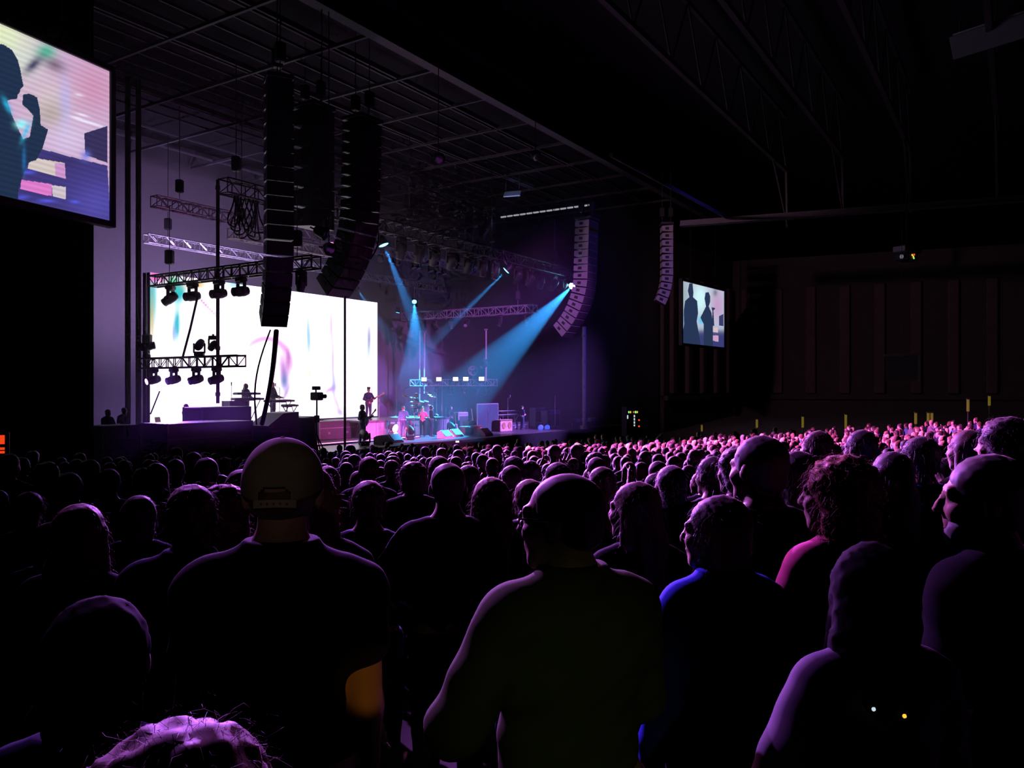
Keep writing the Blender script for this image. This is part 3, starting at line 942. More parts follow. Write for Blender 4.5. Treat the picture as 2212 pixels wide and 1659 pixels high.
for i in range(4):
    MB().tube((0, 0, h * (i + 0.6) / 4), (0, 0, h * (i + 0.6) / 4 + 0.12), 0.16, 10).build('band', 'steel', t)
t.location.z = 1.36
t.scale.z = (h + upx(1262, 892, 8.5).z - 1.36) / h


def line_array(label, w, d, ztop, n, wid, dep, hgt, angles, yaw=0.0, m='cabinet', top=19.02):
    t = thing('line_array', label, 'loudspeaker', ST(w, d, ztop), SA + yaw, 'loudspeaker hangs')
    MB().box((0, 0, 0.12), (wid, dep * 1.2, 0.16), bev=0.02).build('flying_frame', 'truss_dark', t)
    p = Vector((0, 0, 0))
    a = 0.0
    for i in range(n):
        a = math.radians(angles(i))
        dn = Vector((0, math.sin(a), -math.cos(a)))
        c = p + dn * hgt / 2
        M = Matrix.Translation(c) @ Matrix.Rotation(a, 4, 'X')
        mb = MB()
        x, y, z = wid / 2, dep / 2, hgt / 2 - 0.012
        mb.add([(-x, -y, -z), (x, -y, -z), (x, y, -z * 0.72), (-x, y, -z * 0.72), (-x, -y, z), (x, -y, z), (x, y, z * 0.72), (-x, y, z * 0.72)],
               [(0, 3, 2, 1), (4, 5, 6, 7), (0, 1, 5, 4), (1, 2, 6, 5), (2, 3, 7, 6), (3, 0, 4, 7)], M)
        cb = mb.build('cabinet', m, t)
        MB().box((0, -y - 0.012, 0), (wid * 0.96, 0.02, hgt * 0.86), M).build('grille', 'grille', cb)
        for s in (-1, 1):
            MB().box((s * (x + 0.004), y * 0.1, 0), (0.016, 0.24, hgt * 0.36), M, bev=0.006).build('handle', 'black_paint', cb)
        p = p + dn * hgt
    for s in (-0.4, 0.4):
        MB().tube((0, s * dep, 0.2), (0, s * dep, top - ztop), 0.02, 5).build('chain', 'truss_dark', t)
    MB().box((0, 0.4 * dep, 0.9), (0.34, 0.3, 0.62), bev=0.04).build('chain_hoist', 'black_paint', t)
    MB().box((0, -0.4 * dep, 0.9), (0.34, 0.3, 0.62), bev=0.04).build('chain_hoist', 'black_paint', t)
    return t


J = lambda i: 2 + 0.0 * i if i < 8 else 2 + (i - 7) * 5.6
line_array('curved black loudspeaker hang in front of the video wall', su(783, 10), 10.0, zz(272, 32.8), 16, 1.3, 0.95, 0.445, J)
line_array('far curved loudspeaker hang, its lowest boxes lit violet', 22.9, 10.0, zz(478, 49.3), 16, 1.3, 0.95, 0.455, J, m='cabinet_grey')
line_array('tall black loudspeaker column hanging nearest to the video screen at the corner', su(602, 12), 12.0, zz(180, 26.3), 17, 0.86, 0.7, 0.475, lambda i: 0 if i < 11 else (i - 10) * 7, yaw=-0.55)
line_array('dim loudspeaker hang behind the far curved one', 28.5, 13.0, zz(492, 53.0), 11, 0.9, 0.7, 0.47, lambda i: 0 if i < 7 else (i - 6) * 6, yaw=0.55, m='cabinet_grey', top=22.02)
line_array('wide black bass loudspeaker hang between the column and the curved hang', su(676, 7), 7.0, zz(240, 34.2), 6, 1.35, 1.2, 0.85, lambda i: 0)


def cable(label, pts, r, name='cable', m='black_paint'):
    pts = [Vector(p) for p in pts]
    return tag(MB().path([p - pts[-1] for p in pts], r, 6).build(name, m), label, 'cable'), pts[-1]


def put(pair):
    pair[0].location = pair[1]


a, b = upx(597, 714, 12), upx(566, 916, 9.4)
put(cable('thick bundle of cables running down from the tall loudspeaker column', [a.lerp(b, k) + ED * (-0.12 * math.sin(k * math.pi)) for k in np.linspace(0, 1, 14)], 0.085))
put(cable('thin cable beside the thick bundle under the loudspeaker column', [a.lerp(b, k) + EW * (-0.25 - 0.3 * math.sin(k * math.pi)) for k in np.linspace(0, 1, 12)], 0.03))
a = upx(745, 640, 9.6)
put(cable('straight vertical cable dropping from the curved loudspeaker hang to the stage', [a, Vector((a.x, a.y, 4)), Vector((a.x, a.y, DECK))], 0.05))
a, b = ST(0, 3.4, 8.0), ST(-0.6, 3.2, 5.3)
put(cable('slanting cable between the side truss and the low truss', [a, a.lerp(b, 0.5) + Vector((0, 0, -0.1)), b], 0.05))
a, b = at(815, 490, 33.5), at(800, 560, 33.2)
put(cable('cable looping off the back of the curved loudspeaker hang', [a.lerp(b, k) + EW * 0.25 * math.sin(k * math.pi) for k in np.linspace(0, 1, 10)], 0.03))
a, b = upx(345, 845, 2.5), upx(325, 895, 2.5)
put(cable('short slanting cable low in front of the video wall corner', [a, a.lerp(b, 0.5), b], 0.03))
# drape folds hanging beside the video wall
for k, (u, d) in enumerate(((274, -1), (297, -1))):
    p = upx(u, 900, d)
    mb = MB()
    for j in range(2):
        mb.tube((0.12 * j, 0.05 * (j % 2), 0), (0.12 * j, 0.05 * (j % 2), 16.6), 0.08, 8)
    o = mb.build('drape', 'drape_cloth')
    tag(o, ('narrow dark drape hanging beside the video wall, nearer the corner screen', 'narrow dark drape hanging beside the video wall, nearer the video wall')[k], 'drape', 'drapes beside the video wall')
    o.location = (p.x, p.y, DECK)
    o.rotation_euler = (0, 0, SA)

# ------------------------------------------------------------------ things on the stage
def crate(label, u0, u1, vtop, d, depth, zb=DECK, name='road_case', m='case', cat='case', lid=True, group=None):
    w0, w1 = su(u0, d), su(u1, d)
    zt = zz(vtop, ST((w0 + w1) / 2, d).y)
    t = thing(name, label, cat, ST((w0 + w1) / 2, d - depth / 2, zb), SA, group)
    h, wd = zt - zb, w1 - w0
    MB().box((0, 0, h * 0.5), (wd, depth, h), bev=0.02).build('body', m, t)
    for s in (-1, 1):
        for q in (-1, 1):
            MB().box((s * wd / 2, q * depth / 2, h / 2), (0.05, 0.05, h + 0.01)).build('corner_rail', 'steel', t)
    MB().box((0, -depth / 2, h * 0.62), (wd + 0.01, 0.02, 0.04)).build('lid_rail', 'steel', t)
    for s in (-0.25, 0.25):
        MB().box((s * wd, -depth / 2 - 0.01, h * 0.35), (0.16, 0.02, 0.1)).build('handle', 'steel', t)
    return t


crate('wide black case stack at the near end of the stage', 362, 545, 912, 8.0, 1.6)
crate('tall black case standing behind the wide case stack', 437, 541, 879, 5.6, 1.2)
crate('low black case beside the drape at the near end of the stage', 222, 300, 919, 6.5, 1.2)
crate('black case with a flat top in front of the video wall', 641, 681, 900, 5.5, 1.0)
crate('long low black case row below the foot of the video wall', 690, 769, 909, 2.2, 0.8)
crate('black equipment case under the keyboards', 496, 528, 866, 2.6, 0.5, zb=2.45)


def amp(label, u0, u1, vtop, d, depth=0.5, m='amp_tolex', speakers=2, name='guitar_amplifier'):
    w0, w1 = su(u0, d), su(u1, d)
    zt = zz(vtop, ST((w0 + w1) / 2, d).y)
    t = thing(name, label, 'amplifier', ST((w0 + w1) / 2, d, DECK), SA)
    h, wd = zt - DECK, w1 - w0
    MB().box((0, 0, h / 2), (wd, depth, h), bev=0.03).build('cabinet', m, t)
    MB().box((0, -depth / 2 - 0.01, h * 0.42), (wd * 0.88, 0.02, h * 0.72)).build('grille', 'grille', t)
    MB().box((0, -depth / 2 - 0.015, h * 0.89), (wd * 0.86, 0.02, h * 0.12)).build('control_panel', 'steel', t)
    for i in range(4):
        MB().tube((wd * (-0.3 + 0.2 * i), -depth / 2 - 0.02, h * 0.89), (wd * (-0.3 + 0.2 * i), -depth / 2 - 0.05, h * 0.89), 0.025, 8).build('knob', 'chrome', t)
    for s in (-1, 1):
        MB().box((s * wd * 0.3, 0, h + 0.02), (0.12, 0.05, 0.03)).build('handle', 'black_paint', t)
    return t


amp('tall grey amplifier stack beside the guitar rack', 984, 1005, 890, 2.0)
amp('pale low amplifier with a light top edge', 1006, 1029, 909, 3.4, m='white_gear')
amp('violet-lit speaker cabinet behind the guitar technician', 1150, 1173, 880, 4.0)
amp('second violet-lit speaker cabinet farther along the stage', 1175, 1204, 886, 5.0)
amp('small amplifier standing on the drum riser end', 972, 984, 905, 3.0, m='case')

# sound screen
w0, w1 = su(1030, 5.0), su(1075, 5.0)
pz = zz(873, ST(w0, 5).y)
t = thing('sound_screen', 'tall dark teal sound screen standing at the front of the stage', 'screen', ST((w0 + w1) / 2, 5.0, DECK), SA)
MB().box((0, 0, (pz - DECK) / 2), (w1 - w0, 0.05, pz - DECK)).build('panel', 'plexi', t)
fr = MB()
for s in (-1, 1):
    fr.box((s * (w1 - w0) / 2, 0, (pz - DECK) / 2), (0.05, 0.08, pz - DECK + 0.02))
fr.box((0, 0, pz - DECK), (w1 - w0, 0.08, 0.05))
fr.build('frame', 'steel', t)
for s in (-1, 1):
    MB().box((s * (w1 - w0) * 0.4, 0, 0.04), (0.1, 0.7, 0.08)).build('foot', 'steel', t)

# drum riser with pink front
RW0, RW1, RD0, RD1 = su(790, 3.4), su(972, 3.4), 3.4, 0.25
RZ = DECK + 0.95
rs = thing('drum_riser', 'drum riser with a magenta-lit front beside the video wall', 'riser', ST((RW0 + RW1) / 2, (RD0 + RD1) / 2, DECK), SA)
rw, rd = RW1 - RW0, RD0 - RD1
MB().box((0, 0, (RZ - DECK) - 0.06), (rw, rd, 0.12), bev=0.02).build('platform', 'deck', rs)
n = 6
for i in range(n):
    MB().box((-rw / 2 + rw * (i + 0.5) / n, -rd / 2 + 0.08, (RZ - DECK - 0.12) / 2), (rw / n - 0.04, 0.06, RZ - DECK - 0.14)).build('front_panel', 'amp_tolex', rs)
lg = MB()
for sx in (-1, 0, 1):
    for sy in (-1, 1):
        lg.box((sx * (rw / 2 - 0.1), sy * (rd / 2 - 0.2), (RZ - DECK - 0.12) / 2), (0.1, 0.1, RZ - DECK - 0.12))
lg.build('supports', 'steel', rs)
for i, v in enumerate((924, 940)):
    p = upx(849, v, 4.2)
    par_can(('pink floor lamp glowing in front of the drum riser, the upper one', 'pink floor lamp glowing in front of the drum riser, the lower one')[i], p, -1.35, 'lens_pink', 1.15)
l = bpy.data.lights.new('floor_lamp_glow', 'POINT')
l.energy, l.color, l.shadow_soft_size = 420, (1.0, 0.12, 0.6), 0.2
o = bpy.data.objects.new('floor_lamp_glow', l)
C.objects.link(o)
o.location = upx(849, 930, 4.9)
# pink and cyan strips on the floor along the front
for lab, u0, u1, d, m in (('glowing pink light strip on the stage floor under the long case row', 676, 772, 5.2, 'strip_pink'), ('glowing pink light strip on the stage floor in front of the riser', 792, 905, 5.4, 'strip_pink')):
    a, b = ST(su(u0, d), d, DECK), ST(su(u1, d), d, DECK)
    t = thing('floor_light_strip', lab, 'strip light', (a + b) / 2, SA)
    MB().box((0, 0, 0.04), ((b - a).length, 0.18, 0.08)).build('housing', 'steel', t)
    MB().box((0, 0, 0.09), ((b - a).length * 0.98, 0.12, 0.03)).build('diffuser', m, t)

# drum kit
dk = thing('drum_kit', 'pale drum kit with cymbals standing on the riser', 'drum kit', ST(su(908, 1.4), 1.4, RZ), SA)


def drum(c, r, h, tilt=0.0, name='drum', axis='Z'):
    M = Matrix.Translation(c) @ (Matrix.Rotation(math.pi / 2, 4, 'X') if axis == 'Y' else Matrix.Rotation(tilt, 4, 'X'))
    o = MB().lathe([(r, -h / 2), (r * 1.02, -h / 2), (r * 1.02, -h / 2 + 0.03), (r, -h / 2 + 0.03), (r, h / 2 - 0.03), (r * 1.02, h / 2 - 0.03), (r * 1.02, h / 2), (r, h / 2)], 18, M).build(name, 'drum_shell', dk, False)
    MB().lathe([(r * 0.97, h / 2), (r * 0.97, h / 2 + 0.006)], 18, M).build('drum_skin', 'white_gear', o)
    return o


drum((0, -0.45, 0.32), 0.31, 0.42, name='bass_drum', axis='Y')
drum((-0.28, -0.3, 0.82), 0.16, 0.22, 0.35, 'tom')
drum((0.16, -0.32, 0.82), 0.17, 0.24, 0.35, 'tom')
drum((0.62, -0.05, 0.5), 0.21, 0.4, 0.1, 'floor_tom')
drum((1.0, 0.25, 0.48), 0.22, 0.4, 0.1, 'floor_tom')
drum((-0.45, 0.15, 0.6), 0.18, 0.15, 0.1, 'snare')
for x, y, z, r, tl in ((-0.95, -0.2, 1.15, 0.24, 0.25), (-0.6, 0.2, 0.9, 0.18, 0.0), (0.55, -0.45, 1.3, 0.25, 0.3), (1.15, -0.1, 1.2, 0.25, 0.3), (-1.4, 0.0, 1.25, 0.22, 0.2), (0.1, -0.6, 1.45, 0.2, 0.3)):
    M = Matrix.Translation((x, y, z)) @ Matrix.Rotation(tl, 4, 'X')
    cy = MB().lathe([(r, 0), (r * 0.5, 0.012), (r * 0.2, 0.02), (r * 0.12, 0.045), (0.01, 0.05)], 18, M).build('cymbal', 'brass', dk, True)
    MB().tube((x, y, 0), (x, y, z), 0.014, 5).build('cymbal_stand', 'chrome', cy)
st = MB().lathe([(0.17, 0.46), (0.18, 0.5), (0.17, 0.54)], 12, Matrix.Translation((0.05, 0.5, 0)))
st.tube((0.05, 0.5, 0), (0.05, 0.5, 0.46), 0.03, 6)
st.build('stool', 'black_paint', dk)


def mic_stand(label, u, d, vtop, boom=None, zb=DECK, group='microphone stands on the stage'):
    p = ST(su(u, d), d, zb)
    t = thing('microphone_stand', label, 'stand', p, SA, group)
    h = zz(vtop, p.y) - zb
    for k in range(3):
        MB().tube((0, 0, 0.12), (0.3 * math.cos(k * 2.09), 0.3 * math.sin(k * 2.09), 0.01), 0.012, 5).build('foot', 'chrome', t)
    MB().tube((0, 0, 0.05), (0, 0, h), 0.016, 6).build('pole', 'chrome', t)
    tip = Vector((0, 0, h))
    if boom:
        tip = Vector((boom, -0.05, h + abs(boom) * 0.25))
        MB().tube((0, 0, h), tip, 0.012, 6).build('boom', 'chrome', t)
    MB().tube(tip, tip + Vector((0, 0, 0.16)), 0.022, 8, r2=0.032).build('microphone', 'steel', t)
    return t


for i, (lab, u, d, v, bm, zb) in enumerate((('overhead microphone stand arching over the drummer from the video wall side', 873, 1.6, 840, 0.9, RZ), ('overhead microphone stand arching over the drummer from the far side', 943, 1.4, 840, -0.9, RZ),
        ('straight tall stand at the end of the riser next to the video wall', 857, 1.6, 842, None, RZ), ('straight tall stand beyond the drum kit', 955, 2.6, 842, None, DECK),
        ('microphone stand before the guitarist with the hat', 819, 3.6, 868, None, DECK), ('microphone stand in front of the singer', 895, 5.2, 892, 0.2, DECK),
        ('stand with a lit tip in front of the sound screen', 1054, 6.2, 892, None, DECK), ('stand between the rack and the technician', 1097, 4.2, 860, 0.2, DECK),
        ('stand at the far end of the band gear', 1199, 6.0, 860, None, DECK), ('thin stand beside the keyboards nearest the pole', 500, 2.4, 833, None, DECK), ('stand beside the far keyboard player', 604, 2.2, 838, -0.3, DECK), ('gold stand in front of the amplifier stack', 963, 4.6, 885, None, DECK))):
    mic_stand(lab, u, d, v, bm, zb)


def keyboard(label, u0, u1, v, d, tiers=1, zb=DECK):
    w0, w1 = su(u0, d), su(u1, d)
    p = ST((w0 + w1) / 2, d, zb)
    t = thing('keyboard', label, 'keyboard', p, SA, 'keyboards in front of the video wall')
    wd = w1 - w0
    h = zz(v, p.y) - zb
    for k in range(tiers):
        z = h + 0.25 * k
        b = MB().box((0, 0.05 * k, z), (wd * (1 - 0.2 * k), 0.36, 0.10), bev=0.015).build('keybed', 'black_paint', t)
        MB().box((0, 0.11 + 0.05 * k, z + 0.055), (wd * (0.92 - 0.2 * k), 0.14, 0.02)).build('keys', 'white_gear', b)
    for s in (-1, 1):
        MB().tube((s * wd * 0.35, -0.2, h), (s * wd * 0.2, 0.25, 0.02), 0.022, 6).build('stand_leg', 'steel', t)
        MB().tube((s * wd * 0.35, 0.2, h), (s * wd * 0.2, -0.25, 0.02), 0.022, 6).build('stand_leg', 'steel', t)
    MB().tube((-wd * 0.35, 0.2, h - 0.07), (wd * 0.35, 0.2, h - 0.07), 0.022, 6).build('stand_bar', 'steel', t)
    return t


keyboard('long two-tier keyboard of the player nearest the hanging pole', 503, 566, 862, 2.2, 2, 2.45)
keyboard('long keyboard of the player behind the cable bundle', 574, 632, 866, 2.2, 1, 2.45)
keyboard('small keyboard on a side stand at the end of the keyboards', 612, 640, 876, 2.9, 1, 2.45)
keyboard('white-keyed keyboard rig beside the guitar technician', 1074, 1122, 897, 4.0, 2)


def wedge(label, u, d, m='cabinet', wd=0.75, group='floor monitors along the stage front'):
    t = thing('floor_monitor', label, 'loudspeaker', ST(su(u, d), d, DECK), SA + math.pi, group)
    MB().prism([(-0.28, 0), (0.28, 0), (0.28, 0.1), (-0.08, 0.42), (-0.28, 0.34)], wd, Matrix.Rotation(math.pi / 2, 4, 'Z')).build('cabinet', m, t)
    n = Vector((-0.66, 0, -0.75))
    MB().prism([(0.27, 0.125), (-0.07, 0.425), (-0.06, 0.435), (0.28, 0.14)], wd * 0.9, Matrix.Rotation(math.pi / 2, 4, 'Z')).build('grille', 'grille', t)
    return t


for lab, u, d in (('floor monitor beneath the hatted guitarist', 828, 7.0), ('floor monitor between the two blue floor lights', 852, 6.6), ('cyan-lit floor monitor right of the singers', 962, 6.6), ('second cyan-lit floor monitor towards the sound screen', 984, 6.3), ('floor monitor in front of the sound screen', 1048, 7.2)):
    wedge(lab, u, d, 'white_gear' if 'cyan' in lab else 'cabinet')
for lab, u, d in (('blue floor light at the feet of the guitarist with the long instrument', 788, 6.9), ('blue floor light at the feet of the singer', 886, 5.9), ('blue floor light near the second cyan-lit monitor', 975, 5.2)):
    moving_head(lab, ST(su(u, d), d, DECK), SA + 2.6, 'lens_blue', 70, 1.0, up=True)
for i, u in enumerate((1167, 1181)):
    par_can(('round blue floor lamp in front of the far cabinets, nearer the technician', 'round blue floor lamp in front of the far cabinets, farther from the technician')[i], upx(u, 922, 6.2), -1.3, 'lens_blue', 1.0, yaw=0.2)
# speaker stack with a sloping top and a cone-shaped cover near the tripod
p0 = ST(su(600, 8.2), 8.0, 0)
t = thing('speaker_stack', 'black speaker stack with a sloping top at the foot of the cable bundle', 'loudspeaker', p0, SA)
y0 = p0.y
w_ = su(632, 8.2) - su(566, 8.2)
MB().box((0, 0, 1.25), (w_, 1.3, 2.5), bev=0.04).build('lower_box', 'cabinet', t)
MB().prism([(-w_ / 2, 2.5), (w_ / 2, 2.5), (w_ / 2, zz(890, y0)), (0.0, zz(892, y0)), (-w_ / 2, zz(918, y0))], 1.1).build('sloped_box', 'cabinet', t)
MB().box((0, -0.66, 1.5), (w_ * 0.9, 0.02, 1.7)).build('grille', 'grille', t)
p0 = ST(su(656, 7.6), 7.6, DECK)
t = thing('speaker_cover', 'black covered box tapering upwards beside the speaker stack', 'loudspeaker', p0, SA)
h = zz(905, p0.y) - DECK
MB().box((0, 0, h / 2), (0.95, 0.8, h), top=0.6).build('cover', 'black_cloth', t)
MB().box((0, 0, h + 0.03), (0.5, 0.42, 0.06)).build('top_plate', 'cabinet', t)
MB().box((0, 0, 0.05), (1.05, 0.9, 0.1)).build('base', 'steel', t)
# television camera on a tripod
p0 = ST(su(688, 8.1), 8.0, DECK)
t = thing('television_camera', 'camera on a tall tripod in front of the video wall', 'camera', p0, SA)
h = zz(856, p0.y) - DECK
hm = zz(905, p0.y) - DECK
for k in range(3):
    MB().tube((0, 0, 0.75), (0.5 * math.cos(k * 2.09 + 0.5), 0.5 * math.sin(k * 2.09 + 0.5), 0.01), 0.03, 6).build('tripod_leg', 'black_paint', t)
MB().tube((0, 0, 0.7), (0, 0, h - 0.1), 0.035, 8).build('column', 'black_paint', t)
MB().box((0, 0, h), (0.3, 0.5, 0.34), bev=0.03).build('camera_body', 'black_paint', t)
MB().tube((0, -0.25, h), (0, -0.5, h), 0.09, 10).build('lens', 'black_paint', t)
MB().box((0.02, 0.05, h + 0.34), (0.34, 0.2, 0.16), bev=0.02).build('viewfinder', 'black_paint', t)
MB().box((0, 0.05, h + 0.22), (0.05, 0.05, 0.12)).build('bracket', 'black_paint', t)
MB().box((0, 0, hm), (0.2, 0.16, 0.3), bev=0.02).build('control_box', 'black_paint', t)

# decorated gear fronts, guitar rack, technician's bench
for lab, u0, u1, v, d in (('brown patterned cabinet in front of the amplifiers', 997, 1034, 920, 5.6), ('brown patterned cabinet next to the sound screen', 1074, 1100, 906, 5.4)):
    w0, w1 = su(u0, d), su(u1, d)
    p = ST((w0 + w1) / 2, d, DECK)
    h = zz(v, p.y) - DECK
    t = thing('patterned_cabinet', lab, 'cabinet', p, SA)
    MB().box((0, 0, h / 2), (w1 - w0, 0.5, h), bev=0.03).build('body', 'decor', t)
    for s in (-1, 1):
        MB().lathe([(0.05, 0), (0.19, 0.02), (0.21, 0.0), (0.19, -0.02)], 14, Matrix.Translation((s * (w1 - w0) * 0.24, -0.27, h * 0.5)) @ Matrix.Rotation(math.pi / 2, 4, 'X')).build('roundel', 'wood', t)
    MB().box((0, -0.26, h - 0.05), (w1 - w0, 0.03, 0.06)).build('rim', 'brass', t)


def guitar_on_stand(label, u, d, tone='guitar_body', lean=0.12):
    t = thing('guitar', label, 'guitar', ST(su(u, d), d, DECK), SA, 'guitars resting on stands')
    M = Matrix.Rotation(-lean, 4, 'X')
    pts = [(0.0, 0.08), (0.17, 0.13), (0.20, 0.26), (0.13, 0.38), (0.16, 0.50), (0.06, 0.56), (-0.06, 0.56), (-0.15, 0.48), (-0.12, 0.38), (-0.2, 0.26), (-0.17, 0.13)]
    MB().prism(pts, 0.06, M).build('body', tone, t)
    MB().box((0, -0.02, 0.85), (0.055, 0.03, 0.62), M).build('neck', 'wood', t)
    MB().box((0, -0.01, 1.22), (0.09, 0.02, 0.16), M, top=1.3).build('headstock', 'wood', t)
    MB().box((0, -0.04, 0.3), (0.09, 0.02, 0.05), M).build('bridge', 'chrome', t)
    s = MB()
    for k in (-1, 1):
        s.tube((k * 0.15, 0.0, 0.1), (k * 0.22, -0.16, 0.01), 0.012, 5)
    s.tube((0, 0.1, 0.1), (0, 0.25, 0.01), 0.012, 5)
    s.build('stand', 'steel', t)
    return t


guitar_on_stand('red-brown guitar on a stand beside the amplifier stack', 975, 4.4)
guitar_on_stand('pale guitar on a stand next to the red-brown one', 986, 4.2, 'white_gear')
guitar_on_stand('brass-coloured guitar leaning behind the grey amplifier stack', 1022, 1.5, 'brass')
crate('technician\'s black bench with drawers', 1104, 1140, 912, 5.0, 0.7, name='work_bench', cat='bench')
crate('low case with pale boxes on top near the far pole', 1236, 1300, 912, 6.0, 1.0)
for i, (u, v) in enumerate(((1248, 905), (1262, 903), (1275, 905), (1282, 899))):
    p = upx(u, 911, 5.6)
    t = MB().box((0, 0, 0.14), (0.34, 0.3, 0.28), bev=0.02).build('small_box', 'white_gear')
    t.location, t.rotation_euler = (p.x, p.y, zz(912, ST(su(1268, 6), 6).y)), (0, 0, SA)
    tag(t, f'{NTH[i]} pale small box on the low case near the far pole', 'box', 'pale boxes on the far case')
# laptop desk at the near end
t = thing('laptop_table', 'small table at the near end of the video wall', 'table', ST(su(348, 3.0), 3.0, DECK), SA)
h = zz(914, t.location.y) - DECK
MB().box((0, 0, h), (1.3, 0.7, 0.05)).build('table_top', 'case', t)
for sx in (-1, 1):
    for sy in (-1, 1):
        MB().box((sx * 0.6, sy * 0.3, h / 2), (0.05, 0.05, h)).build('leg', 'steel', t)
t2 = thing('laptop', 'open laptop on the small table at the video wall corner', 'laptop', t.location + Vector((0, 0, h + 0.03)), SA + 0.4)
MB().box((0, 0, 0.01), (0.36, 0.25, 0.02)).build('base', 'steel', t2)
MB().box((0, 0.13, 0.13), (0.36, 0.015, 0.24), Matrix.Rotation(-0.2, 4, 'X')).build('lid', 'brass', t2)

# lit equipment rack out past the stage
t = thing('equipment_rack', 'dark equipment rack dotted with green, white and red lights', 'rack', at(1363, 935, 50), 0.3)
t.location.z = 0
MB().box((0, 0, 1.45), (1.0, 0.7, 2.9), bev=0.03).build('cabinet', 'black_paint', t)
for x, z, w, h, m in ((-0.32, 2.55, 0.08, 0.12, 'led_green'), (-0.2, 2.55, 0.06, 0.12, 'led_amber'), (0.0, 2.55, 0.06, 0.1, 'led_red'), (0.14, 2.55, 0.1, 0.14, 'led_green'), (0.26, 2.55, 0.06, 0.12, 'led_amber'), (-0.4, 2.25, 0.07, 0.22, 'led_white'),
                      (0.06, 2.3, 0.07, 0.14, 'led_white'), (0.06, 2.1, 0.07, 0.14, 'led_white'), (0.06, 1.9, 0.07, 0.14, 'led_white'), (0.06, 1.72, 0.07, 0.1, 'led_white'), (0.38, 2.05, 0.09, 0.09, 'led_red'), (0.38, 1.66, 0.09, 0.09, 'led_red')):
    MB().box((x, -0.36, z), (w, 0.03, h)).build('indicator', m, t)
# red sign at the near edge
t = thing('red_sign', 'small glowing red sign beside the dark drape, at the picture edge', 'sign', at(4, 958, 16.0), 0.35)
t.location.z = zz(982, 16)
MB().box((0, 0.06, 0.35), (0.42, 0.1, 0.8), bev=0.02).build('housing', 'black_paint', t)
t.scale = (0.6, 0.6, 0.6)
for z, h in ((0.5, 0.3), (0.2, 0.08), (0.08, 0.08)):
    MB().box((-0.02, -0.0, z), (0.2, 0.03, h)).build('lit_segment', 'sign_red', t)
MB().tube((0, 0.06, 0), (0, 0.06, (-t.location.z + floor_z(t.location.x, 16)) / 0.6), 0.03, 6).build('post', 'steel', t)
# projector, small hanging screen and wall lamps over the seats on the far side
t = thing('projector', 'ceiling-hung projector with coloured indicator lights over the far seats', 'projector', at(1958, 556, 44), 0.6)
MB().box((0, 0, 0), (1.0, 0.8, 0.42), bev=0.04).build('body', 'black_paint', t)
MB().box((0.1, 0, 0.4), (1.7, 0.7, 0.3), bev=0.02).build('shelf', 'amp_tolex', t)
MB().tube((0, 0, 0.5), (0, 0, 7.0), 0.04, 6).build('mount_pole', 'black_paint', t)
MB().tube((-0.5, -0.1, 0), (-0.66, -0.1, -0.03), 0.12, 10).build('lens', 'lens_off', t)
for x, z, m in ((-0.16, 0.06, 'led_amber'), (0.0, -0.1, 'led_green'), (0.04, 0.1, 'led_red'), (-0.05, -0.02, 'led_amber')):
    MB().box((x, -0.42, z), (0.09, 0.03, 0.09)).build('indicator', m, t)
t = thing('hanging_screen', 'small dim blank screen hanging over the far seats, lit violet', 'screen', at(1948, 822, 42), -0.25)
MB().box((0, 0, 0.65), (1.55, 0.06, 1.3)).build('fabric', 'shirt_grey', t)
MB().box((0.82, -0.02, 0.65), (0.12, 0.1, 1.36)).build('side_post', 'amp_tolex', t)
MB().box((0, 0, 1.34), (1.7, 0.12, 0.1)).build('roller', 'steel', t)
MB().tube((0, 0, 1.3), (0, 0, 9.8), 0.012, 5).build('hanging_cable', 'black_paint', t)
for i, (u, v, y, h) in enumerate(((1635, 915, 44, 0.45), (1516, 925, 50, 0.4), (1734, 912, 44, 0.6), (1827, 911, 42, 0.75), (1978, 904, 40, 0.55), (2005, 905, 40, 0.6), (2013, 905, 40, 0.6), (2091, 876, 40, 0.6), (2137, 866, 42, 0.5))):
    p = at(u, v, y)
    t = thing('amber_lamp', f'{NTH[i]} thin amber lamp post glowing behind the far crowd, counted away from the stage', 'lamp', (p.x, p.y, p.z), 0, 'amber lamp posts behind the far crowd')
    MB().box((0, 0, 0), (0.10, 0.10, h), bev=0.01).build('lamp', 'sconce', t)
    z0_ = floor_z(p.x, p.y)
    MB().tube((0, 0, -h / 2), (0, 0, z0_ - p.z), 0.03, 6).build('post', 'steel', t)
    MB().box((0, 0, h / 2 + 0.03), (0.14, 0.14, 0.06)).build('cap', 'steel', t)

# ------------------------------------------------------------------ people: smooth distance fields turned into skins
def smin(a, b, k):
    h = np.clip(0.5 + 0.5 * (b - a) / k, 0, 1)
    return b * (1 - h) + a * h - k * h * (1 - h)


class Body:
    """Collects soft primitives per material group; figure faces +Y, 1.75 m tall, feet at z = 0."""

    def __init__(self):
        self.g = {}

    def cap(self, g, a, b, r1, r2=None, k=0.03, sc=(1, 1, 1), xf=None):
        self.g.setdefault(g, []).append(('c', np.array(a, float), np.array(b, float), r1, r1 if r2 is None else r2, k, np.array(sc, float), xf))

    def ell(self, g, c, r, k=0.03, xf=None, sub=False):
        self.g.setdefault(g, []).append(('s' if sub else 'e', np.array(c, float), np.array(r, float), 0, 0, k, None, xf))


